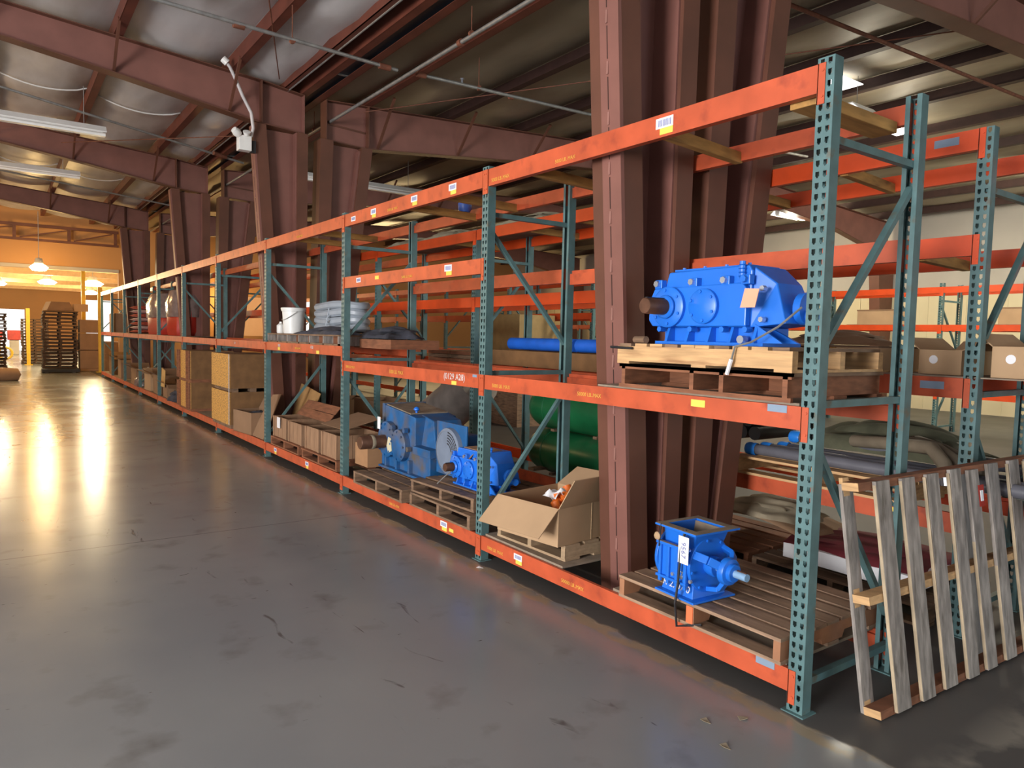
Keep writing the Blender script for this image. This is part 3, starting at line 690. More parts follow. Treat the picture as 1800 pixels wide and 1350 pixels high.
# nearest bay, middle level ------------------------------------------
deck('splintered plywood board under the stacked pallets of the blue gearbox', .028, .84, .07, 1.50, 1.4885, th=.012)
def block_pallet(loc, label):
    t = thing('wooden_pallet', label, 'pallet', loc, 0, 'wooden pallets')
    MB().box(0, .86, 0, 1.18, .125, .143).build('deck_sheet', WOODO, t)
    for i, y in enumerate((.02, .40, .60, 1.13)): MB().box(0, .86, y, y+.028, .022, .125).build('divider', WOODR, t)
    MB().box(0, .02, 0, 1.18, 0, .022).build('bottom_board', WOODR, t)
    MB().box(0, .02, 0, 1.18, .112, .143).build('lead_board', WOODR, t); MB().box(.38, .50, 0, 1.18, 0, .022).build('bottom_board', WOODR, t); MB().box(.80, .86, 0, 1.18, 0, .022).build('bottom_board', WOODR, t)
    MB().box(.40, .86, .03, 1.15, .022, .12).build('inner_board', WOODR, t)
    return t
block_pallet((.0, .10, 1.501), 'reddish low pallet with three slots, lower of the two under the gearbox')
sk = thing('wooden_skid', 'pale pine skid directly under the bright blue gearbox', 'skid', (0, .10, 1.645))
for x in (0, .42, .80):
    MB().add([(x,0,.015),(x+.045,0,.015),(x+.045,1.2,.015),(x,1.2,.015),(x,0,.105),(x+.045,0,.105),(x+.045,1.2,.105),(x,1.2,.105)], [(3,2,1,0),(4,5,6,7),(0,1,5,4),(1,2,6,5),(2,3,7,6),(3,0,4,7)]).build('runner', WOODL, sk)
for y in (.0, .52, 1.10): MB().box(0, .85, y, y+.10, 0, .015).build('foot_board', WOODL, sk)
for i in range(10):
    y = .02+i*.118; MB().box(-.0+random.uniform(-.015,.012), .85, y, y+.095, .105, .122).build('deck_board', WOODL if i % 3 else WOODO, sk)
t = thing('steel_pin', 'thin dark steel pin sticking out of the pine skid', 'pin', (0,0,0)); MB().cyl((-.02,1.34,1.742), (-.015,1.16,1.738), .008, n=8).build('pin_rod', BLACK, t)
t = thing('wood_offcut', 'round-ended offcut lying on the pine skid left of the gearbox', 'offcut', (.1,1.16,1.768)); MB().cyl((0,0,.022), (.02,.11,.022), .022, n=10).build('offcut_body', WOODO, t)

def gearbox(name, label, loc, rz, sc=1., m=BLUE, dusty=False, tagm=PINKT, shaft=.15, cover=True):
    """faces -X; y runs 0..0.64 from the low-speed end; built at scale sc"""
    t = thing(name, label, 'gearbox', loc, rz); t.scale = (sc, sc, sc)
    # y decreases to the right in the photograph, so the shaft end sits at high y
    body = [(.0,.10),(.66,.10),(.695,.14),(.69,.27),(.655,.335),(.60,.345),(.575,.42),(.02,.43),(.0,.40)]
    MB().prism([(y, z) for y, z in body], 'X', .03, .36).build('housing', m, t, bevel=.008)
    MB().prism([(.0,.105),(.66,.105),(.69,.14),(.685,.26),(.65,.325),(.03,.335),(.0,.30)], 'X', -.01, .03).build('front_boss', m, t, bevel=.006)
    # tapered end towards -Y
    MB().hexa([(.05,-.20,.12),(.34,-.20,.12),(.36,0,.10),(.03,0,.10)], [(.08,-.12,.33),(.30,-.12,.33),(.34,0,.42),(.05,0,.42)]).build('input_housing', m, t, bevel=.006)
    MB().hexa([(.02,-.09,.0),(.36,-.09,.0),(.36,.66,.0),(.02,.66,.0)], [(.02,-.09,.018),(.36,-.09,.018),(.36,.66,.018),(.02,.66,.018)]).build('foot_flange', m, t)
    MB().box(.07, .32, -.04, .63, .018, .10).build('pedestal', m, t, bevel=.004)
    for y in (-.05, .10, .25, .40, .55): MB().hexa([(.0,y,.018),(.08,y,.018),(.08,y+.018,.018),(.0,y+.018,.018)], [(.03,y,.10),(.08,y,.10),(.08,y+.018,.10),(.03,y+.018,.10)]).build('pedestal_rib', m, t)
    MB().prism([(-.20,.018),(-.03,.018),(-.03,.10)], 'X', .17, .19).build('gusset', m, t)
    MB().prism([(-.2,.018),(-.03,.018),(-.03,.018+.1)], 'X', .03, .045).build('gusset', m, t)
    # bearing caps
    for (y, z, r, nm) in ((.525, .215, .118, 'shaft_bearing_cap'), (.27, .215, .098, 'blank_bearing_cap')):
        cap = MB().lathe([(0,-.030),(r*.9,-.030),(r,-.022),(r,0)], (-.01,y,z), (1,0,0), 32).build(nm, m, t, smooth=True)
        for a in range(6):
            q = a*math.pi/3+.4; MB().cyl((-.048,y+r*.82*math.cos(q),z+r*.82*math.sin(q)), (-.038,y+r*.82*math.cos(q),z+r*.82*math.sin(q)), .009, n=6).build('cap_bolt', m, cap)
    MB().lathe([(0,-.055),(.06,-.055),(.068,-.048),(.068,-.035)], (-.01,.525,.215), (1,0,0), 24).build('seal_ring', m, t, smooth=True)
    MB().lathe([(0,-shaft-.06),(.042,-shaft-.06),(.046,-shaft-.055),(.046,0)], (-.01,.525,.215), (1,0,0), 24).build('output_shaft', STEEL, t, smooth=True)
    MB().box(-.01-shaft-.05, -.07, .515, .535, .245, .265).build('keyway', BLACK, t)
    # split-line bolts
    for y in (.62, .36, .14, .01): 
        MB().cyl((.0,y,.352), (-.035,y,.352), .019, n=6).build('hex_bolt', CHROME if m is BLUE and y > .1 else m, t)
        MB().box(-.012, .03, y-.028, y+.028, .325, .376).build('bolt_boss', m, t, bevel=.004)
    for y in (.60, .37, .15, .0): 
        MB().cyl((.035,y,.088), (-.015,y,.088), .017, n=6).build('hex_bolt', m, t)
    MB().cyl((.2,-.11,.16), (.2,-.30,.16), .035, n=16).cyl((.2,-.19,.2), (.2,-.23,.2), .085, n=20).build('input_cap', m, t, smooth=True)
    for z in (.14, .30): MB().cyl((.02,-.09,z), (-.01,-.09,z), .015, n=6).build('hex_bolt', CHROME if m is BLUE else m, t)
    if cover:
        MB().box(.06, .33, .04, .56, .425, .437).build('top_cover', m, t, bevel=.003)
        for y in (.05,.2,.35,.5): MB().cyl((.075,y,.437), (.075,y,.446), .01, n=6).build('cover_bolt', m, t)
    return t
gb = gearbox('blue_gearbox', 'bright blue gear reducer with brown shaft and salmon tag on the middle level', (.10, .445, 1.768), R(0), 1.0)
MB().tube([(.02,.05,.35),(.015,.05,.40),(.015,.05,.45)], .016, 10).build('breather', BLUE, gb, smooth=True)
for z in (.37,.39,.41,.43): MB().lathe([(.016,-.004),(.022,0),(.016,.004)], (.016,.05,z), (0,0,1), 12).build('breather_ring', BLUE, gb, smooth=True)
MB().hexa([(-.06,-.09,.20),(-.057,-.09,.20),(-.057,.0,.20),(-.06,.0,.20)], [(-.05,-.105,.295),(-.047,-.105,.295),(-.047,-.018,.30),(-.05,-.018,.30)]).build('salmon_tag', PINKT, gb)
MB().cyl((.03,.03,.035), (-.01,.03,.035), .022, n=12).build('oil_plug', CHROME, gb)
t = thing('frayed_cable', 'thin grey cable hanging from the gearbox end over the pine skid', 'cable', (0,0,0))
MB().tube([(.18,.18,1.97),(.08,.24,1.87),(.03,.36,1.79),(-.02,.42,1.765),(-.03,.43,1.70),(-.03,.46,1.63)], .006, 6).build('cable_wire', PIPE, t, smooth=True)
MB().tube([(-.03,.432,1.70),(-.032,.455,1.62)], .011, 6).build('cable_ferrule', PAPER, t)

# second bay: pallets and machines ------------------------------------
pallet((-.06, 4.05, .215), 0, 'dark pallet under the big dusty blue gear reducer', Ly=1.12, Lx=.95, ntop=6, nbot=3, hs=.09)
pallet((-.02, 2.92, .215), 0, 'lower dark pallet of the pair under the small blue gearbox', Ly=1.05, Lx=.90, ntop=6, nbot=3, hs=.085)
pallet((.04, 2.96, .345), R(3), 'upper dark pallet of the pair under the small blue gearbox', Ly=1.0, Lx=.85, ntop=6, nbot=3, hs=.08)

def big_reducer(loc):
    t = thing('large_gear_reducer', 'large dusty blue gear reducer with brown shaft on the bottom level', 'gear reducer', loc)
    m = BLUED
    MB().prism([(.05,0),(1.0,0),(1.06,.10),(1.06,.30),(1.12,.42),(1.12,.66),(.50,.60),(.36,.58),(.36,.30),(.05,.22)], 'X', .0, .48).build('housing', m, t, bevel=.01)
    MB().prism([(.0,.22),(.36,.22),(.36,.30),(.0,.30)], 'X', -.03, .5).build('split_flange', m, t, bevel=.004)
    MB().hexa([(.06,.02,.20),(.48,.02,.20),(.48,.40,.20),(.06,.40,.20)], [(.12,.20,.56),(.44,.20,.56),(.44,.45,.60),(.12,.45,.60)]).build('sloped_cover', m, t, bevel=.01)

    MB().hexa([(.02,.50,.60),(.46,.50,.60),(.46,1.1,.655),(.02,1.1,.655)], [(.02,.50,.612),(.46,.50,.612),(.46,1.1,.667),(.02,1.1,.667)]).build('dust_layer', DUST, t)
    MB().box(-.01, .5, 1.05, 1.10, .0, .67).build('end_flange', m, t, bevel=.005)
    for y, r, z in ((.90,.19,.30),(.62,.165,.27)):
        cap = MB().lathe([(0,-.075),(r*.85,-.075),(r,-.06),(r,0)], (0,y,z), (1,0,0), 30).build('bearing_cap', m, t, smooth=True)
        for a in range(8):
            q = a*math.pi/4; MB().cyl((-.085,y+r*.85*math.cos(q),z+r*.85*math.sin(q)), (-.07,y+r*.85*math.cos(q),z+r*.85*math.sin(q)), .012, n=6).build('cap_bolt', m, cap)
    MB().lathe([(0,-.36),(.062,-.36),(.07,-.35),(.07,0)], (0,.90,.28), (1,0,0), 24).build('output_shaft', STEEL, t, smooth=True)
    MB().lathe([(.071,-.24),(.075,-.23),(.075,-.21),(.071,-.2)], (0,.90,.28), (1,0,0), 24).build('rope_band', TAN, t, smooth=True)
    for y in (1.0,.76,.48,.40): MB().cyl((-.03,y,.44 if y > .45 else .26), (-.07,y,.44 if y > .45 else .26), .028, n=6).build('hex_bolt', m, t); 
    for y in (.42,.70,.95): MB().box(-.04, .0, y-.02, y+.02, 0, .14).build('pedestal_rib', m, t)
    MB().box(-.06, .52, .02, 1.08, -.015, .01).build('foot_flange', m, t, bevel=.004)
    MB().lathe([(0,.065),(.018,.06),(.030,.045),(.03,.03),(.012,.018),(.012,0)], (.10,.52,.612), (0,0,1), 14).build('breather_knob', BLUE, t, smooth=True)
    MB().hexa([(-.09,.98,.40),(-.088,.98,.40),(-.088,1.05,.40),(-.09,1.05,.40)], [(-.09,.98,.53),(-.088,.98,.53),(-.088,1.05,.53),(-.09,1.05,.53)]).build('white_tag', PAPER, t)
    MB().prism([(.72,.20),(.80,.17),(.84,.24),(.80,.34),(.74,.33)], 'X', -.082, -.078).build('paper_tag', mat('cream_tag', (.62,.56,.38), .8), t)
    return t
big_reducer((.30, 4.12, .375))
# fan plate machine between the two gearboxes
t = thing('fan_housing', 'dusty blue square plate with round slotted fan guard behind the small gearbox', 'fan housing', (.34, 3.57, .47))
MB().box(.0, .02, .0, .54, .0, .50).build('mounting_plate', BLUED, t, bevel=.004)
MB().lathe([(.19,-.05),(.215,-.04),(.22,0)], (0,.27,.24), (1,0,0), 36).build('guard_ring', mat('dusty_grey_blue', (.16,.20,.27), .6), t, smooth=True)
MB().lathe([(0,-.048),(.19,-.048)], (0,.27,.24), (1,0,0), 36).build('guard_disc', mat('dusty_grey_blue', (.16,.20,.27), .6), t)
for i in range(5):
    for s_ in (0,):
        r = .07+.026*i; b = MB()
        for j in range(10):
            a0, a1 = R(95+j*9), R(95+j*9+7.5)
            b.add([(-.0495,.27+r*math.cos(a0),.24+r*math.sin(a0)),(-.0495,.27+r*math.cos(a1),.24+r*math.sin(a1)),(-.0495,.27+(r+.012)*math.cos(a1),.24+(r+.012)*math.sin(a1)),(-.0495,.27+(r+.012)*math.cos(a0),.24+(r+.012)*math.sin(a0))], [(0,1,2,3)])
        b.build('guard_slot', BLACK, t)
MB().box(.02, .22, .12, .48, .0, .4).build('fan_drum', BLUED, t, bevel=.02)
sg = gearbox('small_blue_gearbox', 'small bright blue gear reducer on the double pallet behind the second upright', (.20, 3.06, .463), R(0), .80, shaft=.10, cover=False)
MB().box(.06,.30,.1,.5,.425,.432).build('cardboard_scrap', CARDD, sg)
MB().bar((.0,.30,.33), (.08,.26,.44), .05, .004).build('brown_strap', CARDD, sg)
MB().bar((.0,.12,.33), (.08,.10,.44), .05, .004).build('brown_strap', CARDD, sg)
MB().lathe([(0,.05),(.014,.045),(.022,.03),(.01,.015),(.01,0)], (.12,.05,.43), (0,0,1), 12).build('breather_knob', BLUE, sg, smooth=True)
t = thing('wire_tie', 'thin wire tie running from the small shaft down to the pallet', 'wire', (0,0,0)); MB().tube([(.16,3.44,.64),(.08,3.52,.54),(.06,3.6,.47)], .005, 5).build('wire_strand', PIPE, t)

# third bay bottom: wooden crates and cartons on pallets ----------------
pallet((.0, 7.05, .215), 0, 'dark pallet under the left crates of the third bay', Ly=1.15, Lx=.85, ntop=6, nbot=3, hs=.085, m=WOODR)
pallet((.0, 5.78, .215), 0, 'dark pallet under the right crates of the third bay', Ly=1.15, Lx=.85, ntop=6, nbot=3, hs=.085, m=WOODR)
def crate(label, loc, rz, lx, ly, h, m=mat('crate_wood', (.30,.175,.10), .8, var=.25, scale=5, stretch=(2,8,.8)), open_top=True, group='small wooden crates'):
    t = thing('wooden_crate', label, 'crate', loc, rz, group)
    n_ = 3
    for i in range(n_):       # boards on the aisle face and end
        y0 = ly*i/n_; MB().box(0, .014, y0+.003, ly*(i+1)/n_-.003, 0, h).build('side_board', m, t)
        x0 = lx*i/n_; MB().box(x0+.003, lx*(i+1)/n_-.003, 0, .014, 0, h*.98).build('end_board', m, t)
    MB().box(.014, lx, ly-.014, ly, 0, h).box(lx-.014, lx, .014, ly-.014, 0, h).box(.014, lx-.014, .014, ly-.014, 0, .02).build('crate_back', m, t)
    for y in (.0, ly-.04): MB().box(-.014, 0, y, y+.04, 0, h).build('corner_batten', m, t)
    if not open_top: MB().box(-.01, lx+.01, -.01, ly+.01, h, h+.016).build('crate_lid', m, t)
    return t
zt_ = .215+.121+.002
crate('reddish wooden crate with white tag, leftmost in the third bay', (.04, 7.62, zt_), 0, .55, .56, .28)
crate('reddish wooden crate beside the white-tagged crate', (.04, 7.02, zt_), 0, .55, .52, .27)
crate('reddish wooden crate with a loose lid in the middle of the third bay', (.04, 6.42, zt_), 0, .55, .48, .28)
crate('reddish wooden crate just left of the third upright', (.04, 5.86, zt_), 0, .55, .48, .28)
t = thing('paper_tag', 'white paper tag hanging on the leftmost crate of the third bay', 'tag', (.022, 7.86, .47)); MB().hexa([(0,0,0),(.002,0,0),(.002,.13,0),(0,.13,0)], [(-.01,-.03,.15),(-.008,-.03,.15),(-.008,.10,.15),(-.01,.10,.15)]).build('tag_sheet', PAPER, t)
t = thing('lid_board', 'open plank lid leaning back on the left crates of the third bay', 'lid', (.35, 6.95, .63))
for i in range(2): MB().hexa([(.0+i*.09,0,.0+i*.1),(.012+i*.09,0,i*.1),(.012+i*.09,1.2,i*.1),(i*.09,1.2,i*.1)], [(.08+i*.09,0,.095+i*.1),(.092+i*.09,0,.095+i*.1),(.092+i*.09,1.2,.095+i*.1),(.08+i*.09,1.2,.095+i*.1)]).build('lid_plank', WOODR, t)
t = thing('cardboard_sheet', 'grey-brown cardboard sheet lying tilted over the crates of the third bay', 'cardboard', (.22, 6.1, .64)); MB().hexa([(0,0,0),(.5,0,.12),(.5,.75,.12),(0,.75,0)], [(0,0,.005),(.5,0,.125),(.5,.75,.125),(0,.75,.005)]).build('sheet', CARDD, t)
carton('cardboard_box', 'long low brown carton resting behind the third upright', (.14, 5.26, .338), R(0), .55, .33, .24, mat('warm_cardboard', (.36,.19,.09), .85, var=.1), (0,1,0,0), ang=(0,70,0,0), fl=.1)

# third bay middle: pallet, bucket, corrugated hose, cloths -------------
t = thing('wooden_pallet', 'grey boxed pallet frame on the middle level holding bucket and hose', 'pallet', (0, 5.75, 1.646), group='wooden pallets')
MB().box(.0, .02, 0, 2.6, .0, .02).box(.0, .84, 0, 2.6, .105, .122).build('deck_sheet', WOODO, t)
for i, y in enumerate((.0, .46, .92, 1.3, 1.75, 2.15, 2.57)): MB().box(0, .84, y, y+.028, .0, .105).build('divider', WOODG, t)
MB().box(.12, .14, 0.03, 2.57, .0, .105).build('inner_board', mat('brown_panel', (.20,.075,.035), .8), t)
def bucket(loc):
    t = thing('plastic_bucket', 'white plastic pail with lid on the middle level of the third bay', 'bucket', loc)
    MB().lathe([(0,0),(.13,0),(.15,.34),(0,.34)], (0,0,0), (0,0,1), 28).build('pail_body', WHITE, t, smooth=True)
    MB().lathe([(.152,.30),(.16,.305),(.16,.33),(.152,.335)], (0,0,0), (0,0,1), 28).build('rim_band', WHITE, t, smooth=True)
    MB().lathe([(0,.352),(.155,.352),(.166,.345),(.166,.325),(.155,.32)], (0,0,0), (0,0,1), 28).build('pail_lid', WHITE, t, smooth=True)
    MB().tube([(-.15*math.cos(a), .165*math.sin(a)*1.0, .30-.12*abs(math.cos(a))) for a in [R(-90+15*i) for i in range(13)]], .004, 5).build('bail_handle', PIPE, t)
bucket((.20, 7.85, 1.769))
t = thing('white_jug', 'small white plastic jug left of the pail', 'jug', (.12, 8.14, 1.769)); MB().lathe([(0,0),(.05,0),(.055,.02),(.055,.11),(.02,.14),(.02,.16),(0,.16)], (0,0,0), (0,0,1), 16).build('jug_body', WHITE, t, smooth=True)
t = thing('corrugated_hose', 'coil of fat grey corrugated hose behind the white pail', 'hose coil', (.56, 7.05, 1.80))
for j in range(4):
    pts = [( .24*math.cos(a)*.9, .62*math.sin(a), .05+j*.095+.012*math.sin(a*3+j)) for a in [2*math.pi*i/40 for i in range(41)]]
    MB().tube(pts, .052, 8).build('hose_turn', GREYH, t, smooth=True)
for i in range(5): MB().lathe([(.05,-.01),(.06,0),(.05,.01)], (-.25+.02*i,-.25+.02*i,.1+.06*i), (.2,1,0), 12).build('hose_rib', GREYH, t, smooth=True)
def heap(name, label, loc, sx, sy, h, m, seed, cat='cloth', group=None):
    t = thing(name, label, cat, loc, group=group); rr = random.Random(seed); ph = [rr.uniform(0,6) for _ in range(6)]
    def f(u, v):
        e = (math.sin(math.pi*u)*math.sin(math.pi*v))**.45
        z = h*e*(.72+.16*math.sin(7*u+ph[0])*math.cos(5*v+ph[1])+.12*math.sin(13*u+9*v+ph[2])+.06*math.sin(23*v-11*u+ph[3]))
        return (sx*(u-.5)+.03*math.sin(9*v+ph[4])*1, sy*(v-.5)+.04*math.sin(8*u+ph[5]), z)
    MB().grid(f, 26, 34).build('folded_layer', m, t, smooth=True)
    MB().grid(lambda u, v: (sx*.7*(u-.45)+.02*math.sin(12*v), sy*.6*(v-.55)+.03*math.sin(11*u), h*.55+h*.5*(math.sin(math.pi*u)*math.sin(math.pi*v))**.5*(.8+.2*math.sin(15*u+4*v+ph[1]))), 20, 24).build('top_fold', m, t, smooth=True)
    return t
heap('tarpaulin', 'heap of dark blue-grey tarpaulin on the middle level beside the hose', (.19, 6.55, 1.769), .34, 1.5, .10, DARKH, 1)
heap('tarpaulin', 'dark tarpaulin heap spilling behind the third upright', (.55, 5.55, 1.74), .5, .9, .14, DARKH, 5)
t = thing('long_board', 'reddish long board edge behind the third upright under the tarpaulin', 'board', (.25, 4.95, 1.60)); MB().box(0,.58,0,.95,.03,.13).build('board_slab', WOODR, t)

# fourth bay: OSB crates, leaning cardboard -----------------------------
def big_crate(label, loc, lx, ly, h, strips=True):
    t = thing('plywood_crate', label, 'crate', loc, group='tall plywood crates')
    MB().box(.0, .012, 0, ly, .06, h*.49).build('aisle_panel', OSB, t); MB().box(0, .012, 0, ly, h*.54, h).build('aisle_panel', OSB, t)
    MB().box(.012, lx, 0.0, ly, .06, h*.49).build('lower_body', OSBD, t); MB().box(.012, lx, 0, ly, h*.54, h).build('upper_body', OSBD, t)
    for x in (.05, lx/2-.04, lx-.13): MB().box(x, x+.09, 0, ly, h*.49, h*.54).build('spacer_block', WOODO, t)
    for x in (.02, lx/2-.04, lx-.13): MB().box(x, x+.09, 0, ly, 0, .06).build('runner', WOODO, t)
    MB().box(-.004, .0, 0, .035, .06, h).build('edge_strip', mat('grey_edge_tape', (.42,.44,.50), .5), t)
    return t
big_crate('tall plywood crate with bright strand-board face, nearer of the two', (-.09, 10.05, .212), .75, 1.17, 1.20)
t = thing('plywood_crate', 'tall strand-board crate framed with battens in the fifth bay', 'crate', (-.09, 12.9, .212), group='tall plywood crates')
for z0, z1 in ((.05,.56),(.62,1.17)):
    MB().box(.012, .80, 0, 1.14, z0, z1).build('crate_body', OSBD, t); MB().box(0, .012, .0, 1.14, z0, z1).build('aisle_panel', OSB, t)
    for y in (0, .22, .9, 1.07): MB().box(-.03, 0, y, y+.07, z0, z1).build('batten', WOODR, t)
MB().box(.02,.80,0,1.14,.56,.62).build('spacer_block', WOODR, t); MB().box(.02,.80,0,1.14,0,.05).build('runner', WOODR, t)
# leaning cartons at the front of bay four
t = thing('cardboard_box', 'tall brown carton standing open beside the strand-board crate', 'box', (.0, 9.15, .212), R(6))
MB().box(0,.42,0,.72,0,.008).box(0,.008,0,.72,0,.34).box(.41,.42,0,.72,0,.34).box(.008,.41,0,.008,0,.34).box(.008,.41,.712,.72,0,.34).build('box_side', CARDD, t)
MB().hexa([(.41,0,.34),(.42,0,.34),(.42,.72,.34),(.41,.72,.34)], [(.5,0,.56),(.51,0,.56),(.51,.66,.56),(.5,.66,.56)]).build('box_flap', CARDD, t)
heap('black_bag', 'crumpled dark bag inside the tall brown carton', (.21, 9.55, .42), .36, .5, .13, DARKH, 9, 'bag')
t = thing('cardboard_sheet', 'flat cardboard panel leaning on the fourth upright', 'cardboard', (.04, 8.62, .215)); MB().hexa([(-.02,0,0),(-.01,0,0),(-.01,.62,0),(-.02,.62,0)], [(.24,0,.66),(.25,0,.66),(.25,.42,.62),(.24,.42,.62)]).build('sheet', CARDD, t)
t = thing('cardboard_sheet', 'dark folded cardboard panel behind the leaning one', 'cardboard', (.40, 7.95, .345)); MB().hexa([(.1,.26,0),(.11,.26,0),(.11,1.0,0),(.1,1.0,0)], [(.3,.2,.56),(.31,.2,.56),(.31,1.0,.66),(.3,1.0,.66)]).build('sheet', mat('golden_cardboard', (.34,.19,.07), .85), t)

for k in (5, 6, 7, 8, 9):
    deck(f'plywood board on the middle level of the aisle rack, {ordn[k]} bay from near end', .03, .84, k*P+.06, (k+1)*P-.06, 1.646, th=.004)
for k in (4, 5, 6, 7, 8, 9):
    deck(f'plywood board on the bottom level of the aisle rack, {ordn[k]} bay from near end', .03, .84, k*P+.06, (k+1)*P-.06, .2075, th=.004)
for k in (3, 4):
    deck(f'plywood board on the lowest level of the second row, {bayn[k]}', X2+.03, X2+.84, k*P+.06, (k+1)*P-.06, .3005, th=.008)
# far bays -----------------------------------------------------------
far_items = [(16.1, .28, .5, .30, CARDD, 'brown open carton in the sixth bay'), (17.15, .62, .8, .45, CARDD, 'dark brown carton in the seventh bay'),
             (18.3, .5, .7, .42, CARD, 'pale torn carton in the seventh bay'), (20.6, .5, .8, .45, CARDD, 'brown carton at the far side of the eighth bay'), (23.6, .6, 1.0, .58, CARDD, 'tall brown carton in the ninth bay'), (25.7, .6, 1.3, .60, OSBD, 'plywood box in the last bay')]
for y, lx, ly, h, m, lb in far_items:
    carton('cardboard_box', lb, (.06, y, .212), R(random.uniform(-3,3)), lx, ly, h, m, (1,0,1,1), ang=(30,0,-20,35), fl=.22)
t = thing('carton_flap', 'loose golden carton flap leaning out of the seventh bay', 'cardboard', (.02, 16.2, .45)); MB().hexa([(0,0,0),(.01,0,0),(.01,.45,0),(0,.45,0)], [(-.04,-.35,.40),(-.03,-.35,.40),(-.03,.05,.45),(-.04,.05,.45)]).build('sheet', mat('golden_flap', (.62,.38,.14), .8), t)
heap('white_sack', 'crumpled white and blue sack in the eighth bay', (.24, 20.15, .22), .5, .55, .5, FILMC, 3, 'sack')
heap('dark_cloth', 'dark blue cloth bundle in the sixth bay', (.1, 15.3, .22), .3, .6, .22, DARKH, 4, 'cloth')
for i in range(7):
    t = thing('snack_sack', f'red and white striped sack in the ninth bay, {ordn[i]} from the bottom of its pile', 'sack', (.35, 21.3, 1.65+i*.115), group='red and white sacks')
    MB().grid(lambda u, v: (-.3+.6*u, -.5+1.0*v, .055+.05*(math.sin(math.pi*u)*math.sin(math.pi*v))**.4), 8, 8).grid(lambda u, v: (-.3+.6*(1-u), -.5+1.0*v, .055-.05*(math.sin(math.pi*u)*math.sin(math.pi*v))**.4), 8, 8).build('sack_body', PAPER if i % 2 else mat('red_white_sack', (.62,.12,.07), .6, var=.5, scale=12), t, smooth=True)
for i, y in enumerate((18.35, 15.95)):
    t = thing('wrapped_load', f'large red sack load wrapped in clear film, {"nearer" if i else "farther"} of the two', 'wrapped load', (.42, y, 1.65), group='film wrapped red loads')
    sc = 1.0 if not i else .95; t.scale = (.95, 2.4 if not i else 1.7, 1)
    MB().lathe([(0,0),(.40*sc,0),(.42*sc,.1),(.42*sc,.62),(.36*sc,.70),(0,.72)], (0,0,0), (0,0,1), 8).build('red_load', REDP, t, smooth=True)
    MB().lathe([(.43*sc,.42),(.44*sc,.75),(.34*sc,1.02),(.12,1.10),(0,1.11)], (0,0,0), (0,0,1), 12).build('film_hood', FILMC, t, smooth=True)
t = thing('wrapped_box', 'dim brown carton on the middle level at the far end', 'box', (.1, 25.5, 1.65)); MB().box(0,.6,0,1.2,0,.62).build('carton_body', CARDD, t); MB().box(.02,.58,.02,1.18,.62,.64).build('carton_lid', CARD, t)

# second row contents --------------------------------------------------
for i, (zc, dx, lb) in enumerate(((.50, .0, 'lower'), (.995, .01, 'upper'))):
    t = thing('gas_tank', f'{lb} of the two long green tanks with rounded ends in the second rack row', 'tank', (X2+.40+dx, 3.05, zc), group='green tanks')
    r = .245; Lk = 1.75; prof = [(0,0),(r*.5,.025),(r*.85,.09),(r,.20),(r,Lk-.20),(r*.85,Lk-.09),(r*.5,Lk-.025),(0,Lk)]
    MB().lathe(prof, (0,0,0), (0,1,0), 32).build('tank_shell', GREEN, t, smooth=True)
    for y in (.42, 1.38): MB().lathe([(r+.001,-.012),(r+.006,-.008),(r+.006,.008),(r+.001,.012)], (0,y,0), (0,1,0), 32).build('weld_band', GREEN, t, smooth=True)
    for y in (.5, 1.2): MB().prism([(-.2,-r+.002),(.2,-r+.002),(.2,-r*.88),(-.2,-r*.88)], 'Y', y, y+.06).build('cradle_block', WOODO, t)
t = thing('wooden_chock', 'timber bearers under the lower green tank', 'timber', (X2+.05, 3.3, .30)); MB().box(0,.8,0,.1,0,.03).box(0,.8,1.1,1.2,0,.03).build('bearer', WOODO, t)
t = thing('metal_duct', 'large dull grey sheet metal duct leaning in the second rack row', 'duct', (X2+.47, 7.35, .55))
MB().cyl((0,0,0), (.03,-1.1,.62), .34, .30, n=24).build('duct_shell', mat('dull_galvanised', (.19,.165,.15), .5, metal=.4, var=.2), t, smooth=True)
MB().cyl((-.1,-.3,.42), (-.12,-.75,.82), .06, n=12).build('duct_arm', mat('dull_galvanised', (.19,.165,.15)), t, smooth=True)
# near second row: pallet with pipes
pp = pallet((X2-.05, .30, .761), 0, 'pale pallet holding grey pipes with blue caps in the second row', Ly=1.35, Lx=.9, ntop=6, nbot=3, m=WOODL, hs=.105, notch=False)
for i, (z, x) in enumerate(((.93, .06), (.93, .18), (.93, .34), (1.02, .42))):
    t = thing('plastic_pipe', f'grey plastic pipe with a blue end cap, {["front","second","rear","upper"][i]} one on the pale pallet', 'pipe', (X2+x, 0, z+.02), group='grey capped pipes')
    MB().cyl((0,-.9,0.0), (0,1.56-.05*i,0), .042, n=16).build('pipe_tube', PVC, t, smooth=True)
    MB().lathe([(.046,0),(.05,.01),(.05,.07),(.044,.09),(0,.095)], (0,1.52-.05*i,0), (0,1,0), 16).build('end_cap', CAPB, t, smooth=True)
for i in range(3):
    t = thing('hose_end', f'thick grey-brown hose drooping off the pale pallet, {ordn[i]} from the left', 'hose', (0,0,0), group='drooping hoses')
    x = X2+.05+.13*i; MB().tube([(x+.3,.9-.1*i,1.08),(x+.15,.5,1.12),(x,.22+.02*i,1.14-.02*i),(x-.05,.12-.05*i,1.06-.02*i),(x-.06,.08-.06*i,.95)], .045, 10).build('hose_run', mat('brown_hose', (.20,.16,.11), .7, var=.2), t, smooth=True)
    MB().cyl((x-.057,.085-.06*i,.98), (x-.062,.075-.06*i,.93), .048, n=12).build('hose_clamp', CHROME, t)
heap('tarpaulin', 'olive tarpaulin heap on top of the grey pipes', (X2+.62, .75, 1.0), .55, 1.3, .24, mat('olive_tarp', (.10,.10,.06), .9, var=.3), 11)
